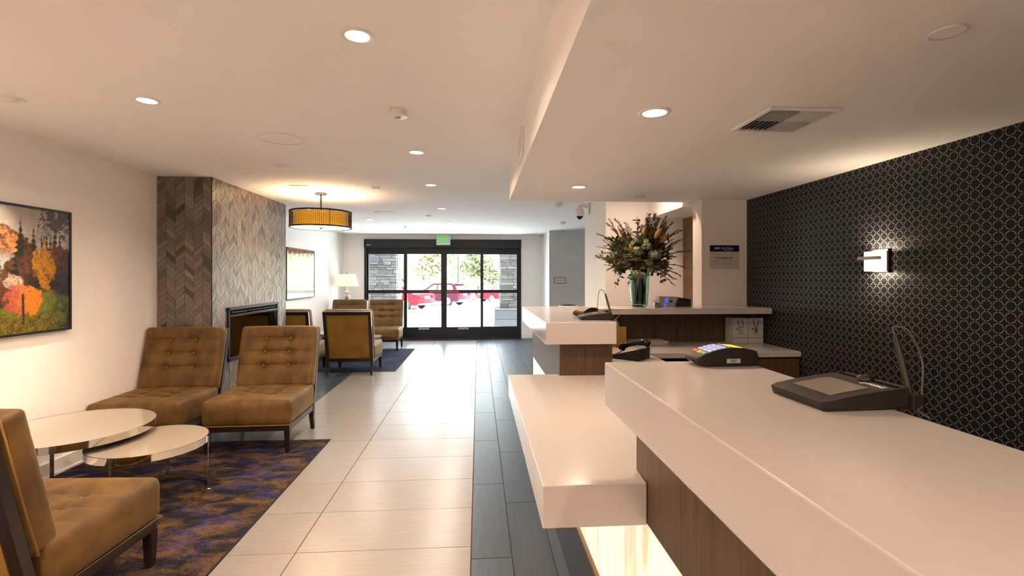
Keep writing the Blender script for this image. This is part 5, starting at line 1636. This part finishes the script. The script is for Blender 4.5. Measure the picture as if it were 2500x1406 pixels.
def foliage(bm, c, r, n, ls, r_):
    for _ in range(n):
        while True:
            d = Vector((r_.uniform(-1, 1), r_.uniform(-1, 1), r_.uniform(-1, 1)))
            if 0.05 < d.length < 1: break
        d = d.normalized() * (d.length ** 0.5)
        p = Vector(c) + Vector((d.x*r[0], d.y*r[1], d.z*r[2]))
        a = Vector((r_.uniform(-1, 1), r_.uniform(-1, 1), r_.uniform(-1, 1))).normalized()
        b = a.cross(Vector((r_.uniform(-1, 1), r_.uniform(-1, 1), r_.uniform(-1, 1)))).normalized()
        s_ = ls * r_.uniform(.6, 1.3)
        q = [bm.verts.new(p + a*s_), bm.verts.new(p + b*s_*0.6), bm.verts.new(p - a*s_), bm.verts.new(p - b*s_*0.6)]
        bm.faces.new(q)
def tree(x, y, h, rx, mat, label, seed, low=0.15):
    r_ = random.Random(seed)
    t = thing('tree', label, 'tree', (x, y, gz(y)), 0, 'trees beyond the car park')
    obj('trunk', tube(bmesh.new(), [(0, 0, -0.1), (0.1, 0, h*0.25), (-0.05, 0.1, h*0.5), (0.1, 0, h*0.8)], [0.22, 0.17, 0.12, 0.04], 8), M['bark'], t, 60)
    bm = bmesh.new()
    for k in range(9):
        a = r_.uniform(0, 2*PI)
        q = r_.uniform(0.15, 0.75)
        c = (rx*q*math.cos(a), rx*q*math.sin(a)*0.7, h*(low + (1 - low)*r_.uniform(0.15, 0.85)))
        rr = rx*r_.uniform(.38, .6)
        foliage(bm, c, (rr, rr, rr*0.9), 420, 0.30, r_)
    o = obj('crown', bm, mat, t); o['kind'] = 'stuff'
    return t
for i, (x, y, h, rx, m_, lab) in enumerate((
    (-15.6, 59, 9.5, 3.7, 'leaf_g', 'green tree beyond the left stone pillar'),
    (-10.4, 67.5, 10.0, 3.7, 'leaf_y', 'yellow green tree at the far left behind the red sedan'),
    (-5.2, 59, 8.5, 3.7, 'leaf_y', 'yellow leaved tree above the red sedan'),
    (0.0, 67.5, 10.0, 3.7, 'leaf_g', 'pale green tree behind the maroon car'),
    (5.2, 59, 8.0, 3.6, 'leaf_y', 'yellow green tree left of the right stone pillar'),
    (10.4, 67.5, 9.5, 3.7, 'leaf_g', 'light green tree behind the right stone pillar'),
    (15.6, 59, 9.0, 3.7, 'leaf_y', 'yellow green tree right of the right stone pillar'))):
    tree(x, y, h, rx, M[m_], lab, 40 + i, 0.05)
def hedge(x, y, rx, ry, h, mat, label, n, ls, seed):
    t = thing('shrub', label, 'shrub', (x, y, gz(y) - 0.01))
    r_ = random.Random(seed)
    bm = bmesh.new()
    foliage(bm, (0, 0, h*0.52), (rx, ry, h*0.5), n, ls, r_)
    o = obj('leaves', bm, mat, t); o['kind'] = 'stuff'
    obj('stems', tube(bmesh.new(), [(0, 0, 0), (0.02, 0, h*0.3), (0, 0.02, h*0.6)], 0.02, 6), M['bark'], t)
hedge(-1.98, 14.2, 0.30, 0.3, 0.62, M['leaf_g'], 'low green shrub just outside the left sliding door', 420, 0.035, 5)
hedge(0.29, 15.0, 0.13, 0.3, 0.55, M['leaf_g'], 'thin green shrub beside the right pillar base', 260, 0.030, 6)
for i, x in enumerate((-14, -9.5, -5, -0.5, 4, 8.5, 13)):
    hedge(x, 53, 2.15, 0.9, 2.3, M['leaf_y' if i % 3 else 'leaf_g'],
          ('far left hedge clump along the car park', 'hedge clump behind the red sedan boot', 'hedge clump left of the maroon car', 'hedge clump behind the maroon car roof', 'hedge clump right of the lamp post', 'hedge clump behind the right red car', 'far right hedge clump along the car park')[i], 900, 0.16, 70 + i)

# grass bank behind the trees closes the view
bm = bmesh.new()
vs2 = [bm.verts.new(p) for p in ((-70, 74, gz(74)), (70, 74, gz(74)), (70, 92, 11.0), (-70, 92, 11.0))]
bm.faces.new(vs2)
bmesh.ops.subdivide_edges(bm, edges=bm.edges[:], cuts=24, use_grid_fill=True)
for vv in bm.verts: vv.co.z += mnoise.noise(vv.co * 0.25) * 0.8
M['bank'] = pm('dry_grass', (0.36, 0.34, 0.26), 0.9, var=0.2, scale=0.7)
props(obj('hillside', bm, M['bank'], None, 180), 'sunlit grassy bank rising behind the trees', 'hill', kind='structure')

def wheel(t, x, y, r, side):
    """a wheel whose axle runs along local y; side = +1/-1 outward"""
    w = obj('wheel', bmesh.new(), M['tyre'], t)
    bm = bmesh.new()
    lathe(bm, [(r*0.62, -0.10), (r*0.94, -0.105), (r, -0.08), (r, 0.08), (r*0.94, 0.105), (r*0.62, 0.10)], 28)
    bmesh.ops.rotate(bm, cent=(0, 0, 0), matrix=Matrix.Rotation(PI/2, 3, 'X'), verts=bm.verts)
    bmesh.ops.recalc_face_normals(bm, faces=bm.faces)
    bm.to_mesh(w.data); bm.free()
    w.location = (x, y, r)
    bm = bmesh.new()
    o = side*0.108
    for k in range(9):
        a = 2*PI*k/9
        c, s = math.cos(a), math.sin(a)
        p0 = Vector((0.10*r*c, o, 0.10*r*s)); p1 = Vector((0.60*r*c, o, 0.60*r*s))
        cyl(bm, p0, p1, 0.055*r*2, 0.075*r*2, 6)
    lathe_pts = [(0.60*r, 0.0), (0.68*r, 0.012), (0.68*r, -0.012), (0.60*r, -0.012)]
    b2 = bmesh.new()
    lathe(b2, lathe_pts + [lathe_pts[0]], 28, (0, 0, 0), False, False)
    bmesh.ops.rotate(b2, cent=(0, 0, 0), matrix=Matrix.Rotation(PI/2, 3, 'X'), verts=b2.verts)
    bmesh.ops.translate(b2, vec=(0, o, 0), verts=b2.verts)
    tmp = bpy.data.meshes.new('tmp'); b2.to_mesh(tmp); b2.free(); bm.from_mesh(tmp); bpy.data.meshes.remove(tmp)
    obj('rim', bm, M['alloy'], w)
def car(x, y, heading, kind, paint, label):
    """nose towards local +x, width along y"""
    t = thing('car', label, 'car', (x, y, gz(y)), heading, 'parked cars')
    suv = kind == 'suv'
    W2 = 0.92 if suv else 0.89
    wr = 0.36 if suv else 0.325
    L2 = 2.30 if suv else 2.32
    if suv:
        low = [(-L2, 0.50), (-L2 - 0.02, 0.70), (-L2 + 0.06, 1.05), (-1.2, 1.10), (0.9, 1.06), (1.85, 0.98), (2.20, 0.84), (2.30, 0.62), (2.26, 0.36), (-2.15, 0.34)]
        cab = [(-2.18, 1.06), (-1.82, 1.62), (-1.45, 1.68), (0.10, 1.66), (0.95, 1.06)]
        win = [(-1.86, 1.10), (-1.62, 1.54), (-1.35, 1.58), (0.05, 1.56), (0.70, 1.10)]
        ax = (-1.33, 1.33)
    else:
        low = [(-L2, 0.46), (-L2 - 0.02, 0.66), (-L2 + 0.06, 0.96), (-1.55, 1.00), (0.8, 0.92), (1.85, 0.80), (2.24, 0.68), (2.32, 0.50), (2.26, 0.28), (-2.18, 0.28)]
        cab = [(-1.85, 0.98), (-1.05, 1.38), (-0.55, 1.45), (0.10, 1.43), (1.05, 0.90)]
        win = [(-1.40, 1.02), (-0.95, 1.32), (-0.50, 1.37), (0.08, 1.35), (0.78, 0.98)]
        ax = (-1.36, 1.36)
    def arches(poly):
        out = []
        btm = poly[-2:]
        for p in poly[:-1]: out.append(p)
        z = poly[-1][1]
        for cx in (ax[1], ax[0]):
            for i in range(9):
                a = PI * i / 8
                out.append((cx + (wr + 0.05)*math.cos(a), max(z, wr + (wr + 0.05)*math.sin(a)) if 0 < i < 8 else z))
        out.append(poly[-1])
        return out
    body = arches(low)
    n = len(body)
    bm = bmesh.new()
    secs = ((-W2, 0.95), (-W2*0.90, 1.0), (W2*0.90, 1.0), (W2, 0.95))
    rows = []
    for d, k in secs:
        rows.append([bm.verts.new((u*(1.0 if abs(d) < W2*0.95 else 0.975), d, v if v < 0.7 else 0.7 + (v - 0.7)*k)) for u, v in body])
    for A_, B_ in zip(rows, rows[1:]):
        for i in range(n): bm.faces.new((A_[i], A_[(i+1) % n], B_[(i+1) % n], B_[i]))
    bm.faces.new(rows[0]); bm.faces.new(rows[-1])
    obj('body', bm, paint, t, 35)
    bm = bmesh.new()
    zb, zt = min(p[1] for p in cab), max(p[1] for p in cab)
    def wd(v): return W2*(0.95 - 0.22*(v - zb)/(zt - zb))
    A_ = [bm.verts.new((u, -wd(v), v)) for u, v in cab]; B_ = [bm.verts.new((u, wd(v), v)) for u, v in cab]
    for i in range(len(cab)): bm.faces.new((A_[i], A_[(i+1) % len(cab)], B_[(i+1) % len(cab)], B_[i]))
    bm.faces.new(A_); bm.faces.new(B_)
    obj('cabin', bm, paint, t)
    for sg in (-1, 1):
        split = -0.35
        for f in (lambda p: split - 0.04 - p[0], lambda p: p[0] - split - 0.04):
            q = clip(win, f)
            bm = bmesh.new()
            A_ = [bm.verts.new((u, sg*(wd(v) + 0.004), v)) for u, v in q]; B_ = [bm.verts.new((u, sg*(wd(v) - 0.02), v)) for u, v in q]
            for i in range(len(q)): bm.faces.new((A_[i], A_[(i+1) % len(q)], B_[(i+1) % len(q)], B_[i]))
            bm.faces.new(A_); bm.faces.new(B_)
            obj('side_window', bm, M['car_glass'], t)
    def slope_glass(nm, p0, p1, sgn):
        bm = bmesh.new()
        a = Vector((p0[0], 0, p0[1])).lerp(Vector((p1[0], 0, p1[1])), 0.10); b = Vector((p0[0], 0, p0[1])).lerp(Vector((p1[0], 0, p1[1])), 0.90)
        nrm = Vector((-(p1[1]-p0[1]), 0, p1[0]-p0[0])).normalized() * sgn
        q = [(a, -wd(a.z)*.92), (a, wd(a.z)*.92), (b, wd(b.z)*.92), (b, -wd(b.z)*.92)]
        lo_ = [bm.verts.new((p.x, yy, p.z) + Vector((0, 0, 0)) if False else Vector((p.x, yy, p.z)) + nrm*0.006) for p, yy in q]
        hi_ = [bm.verts.new(Vector((p.x, yy, p.z)) - nrm*0.02) for p, yy in q]
        for i in range(4): bm.faces.new((lo_[i], lo_[(i+1) % 4], hi_[(i+1) % 4], hi_[i]))
        bm.faces.new(lo_); bm.faces.new(hi_)
        obj(nm, bm, M['car_glass'], t)
    slope_glass('rear_window', cab[0], cab[1], 1)
    slope_glass('windscreen', cab[3], cab[4], 1)
    zl = 0.86 if suv else 0.78
    for sg in (-1, 1):
        obj('tail_lamp', BOX(-L2 - 0.03, -L2 + 0.22, sg*W2*0.74 - 0.17, sg*W2*0.74 + 0.17, zl - 0.07, zl + 0.08, 0.02, 2), M['tail'], t)
        obj('head_lamp', BOX(1.98, 2.22, sg*W2*0.70 - 0.16, sg*W2*0.70 + 0.16, zl - 0.17, zl - 0.05, 0.02, 2), M['white_plastic'], t)
        obj('door_mirror', BOX(0.62, 0.76, sg*(W2 + 0.02) - 0.09, sg*(W2 + 0.02) + 0.09, zb + 0.04, zb + 0.18, 0.03, 2), paint, t)
    obj('number_plate', BOX(-L2 - 0.045, -L2 + 0.02, -0.24, 0.24, zl - 0.10, zl + 0.04), M['white_plastic'], t)
    obj('rear_bumper', BOX(-L2 - 0.06, -L2 + 0.35, -W2*0.93, W2*0.93, 0.30, 0.50 if suv else 0.40, 0.04, 2), M['bumper'], t, 40)
    obj('front_bumper', BOX(L2 - 0.35, L2 + 0.02, -W2*0.93, W2*0.93, 0.26, 0.40, 0.04, 2), M['bumper'], t, 40)
    if suv: obj('roof_spoiler', BOX(-2.0, -1.75, -0.6, 0.6, 1.60, 1.66, 0.01, 1), paint, t)
    for cx in ax:
        for sg in (-1, 1): wheel(t, cx, sg*(W2 - 0.12), wr, sg)
    return t
# heading: nose direction; tails towards the entrance
car(-5.15, 31.3, math.radians(150), 'sedan', M['car_red'], 'bright red sedan parked outside, tail towards the doors')
car(-3.0, 37.9, math.radians(150), 'suv', M['car_maroon'], 'maroon crossover car parked behind the red sedan')
car(2.1, 49.0, math.radians(28), 'sedan', M['car_red'], 'red car parked farther off beside the right pillar')

lpz = thing('street_lamp', 'thin grey lamp post in the car park', 'lamp post', (-1.62, 40.0, gz(40)))
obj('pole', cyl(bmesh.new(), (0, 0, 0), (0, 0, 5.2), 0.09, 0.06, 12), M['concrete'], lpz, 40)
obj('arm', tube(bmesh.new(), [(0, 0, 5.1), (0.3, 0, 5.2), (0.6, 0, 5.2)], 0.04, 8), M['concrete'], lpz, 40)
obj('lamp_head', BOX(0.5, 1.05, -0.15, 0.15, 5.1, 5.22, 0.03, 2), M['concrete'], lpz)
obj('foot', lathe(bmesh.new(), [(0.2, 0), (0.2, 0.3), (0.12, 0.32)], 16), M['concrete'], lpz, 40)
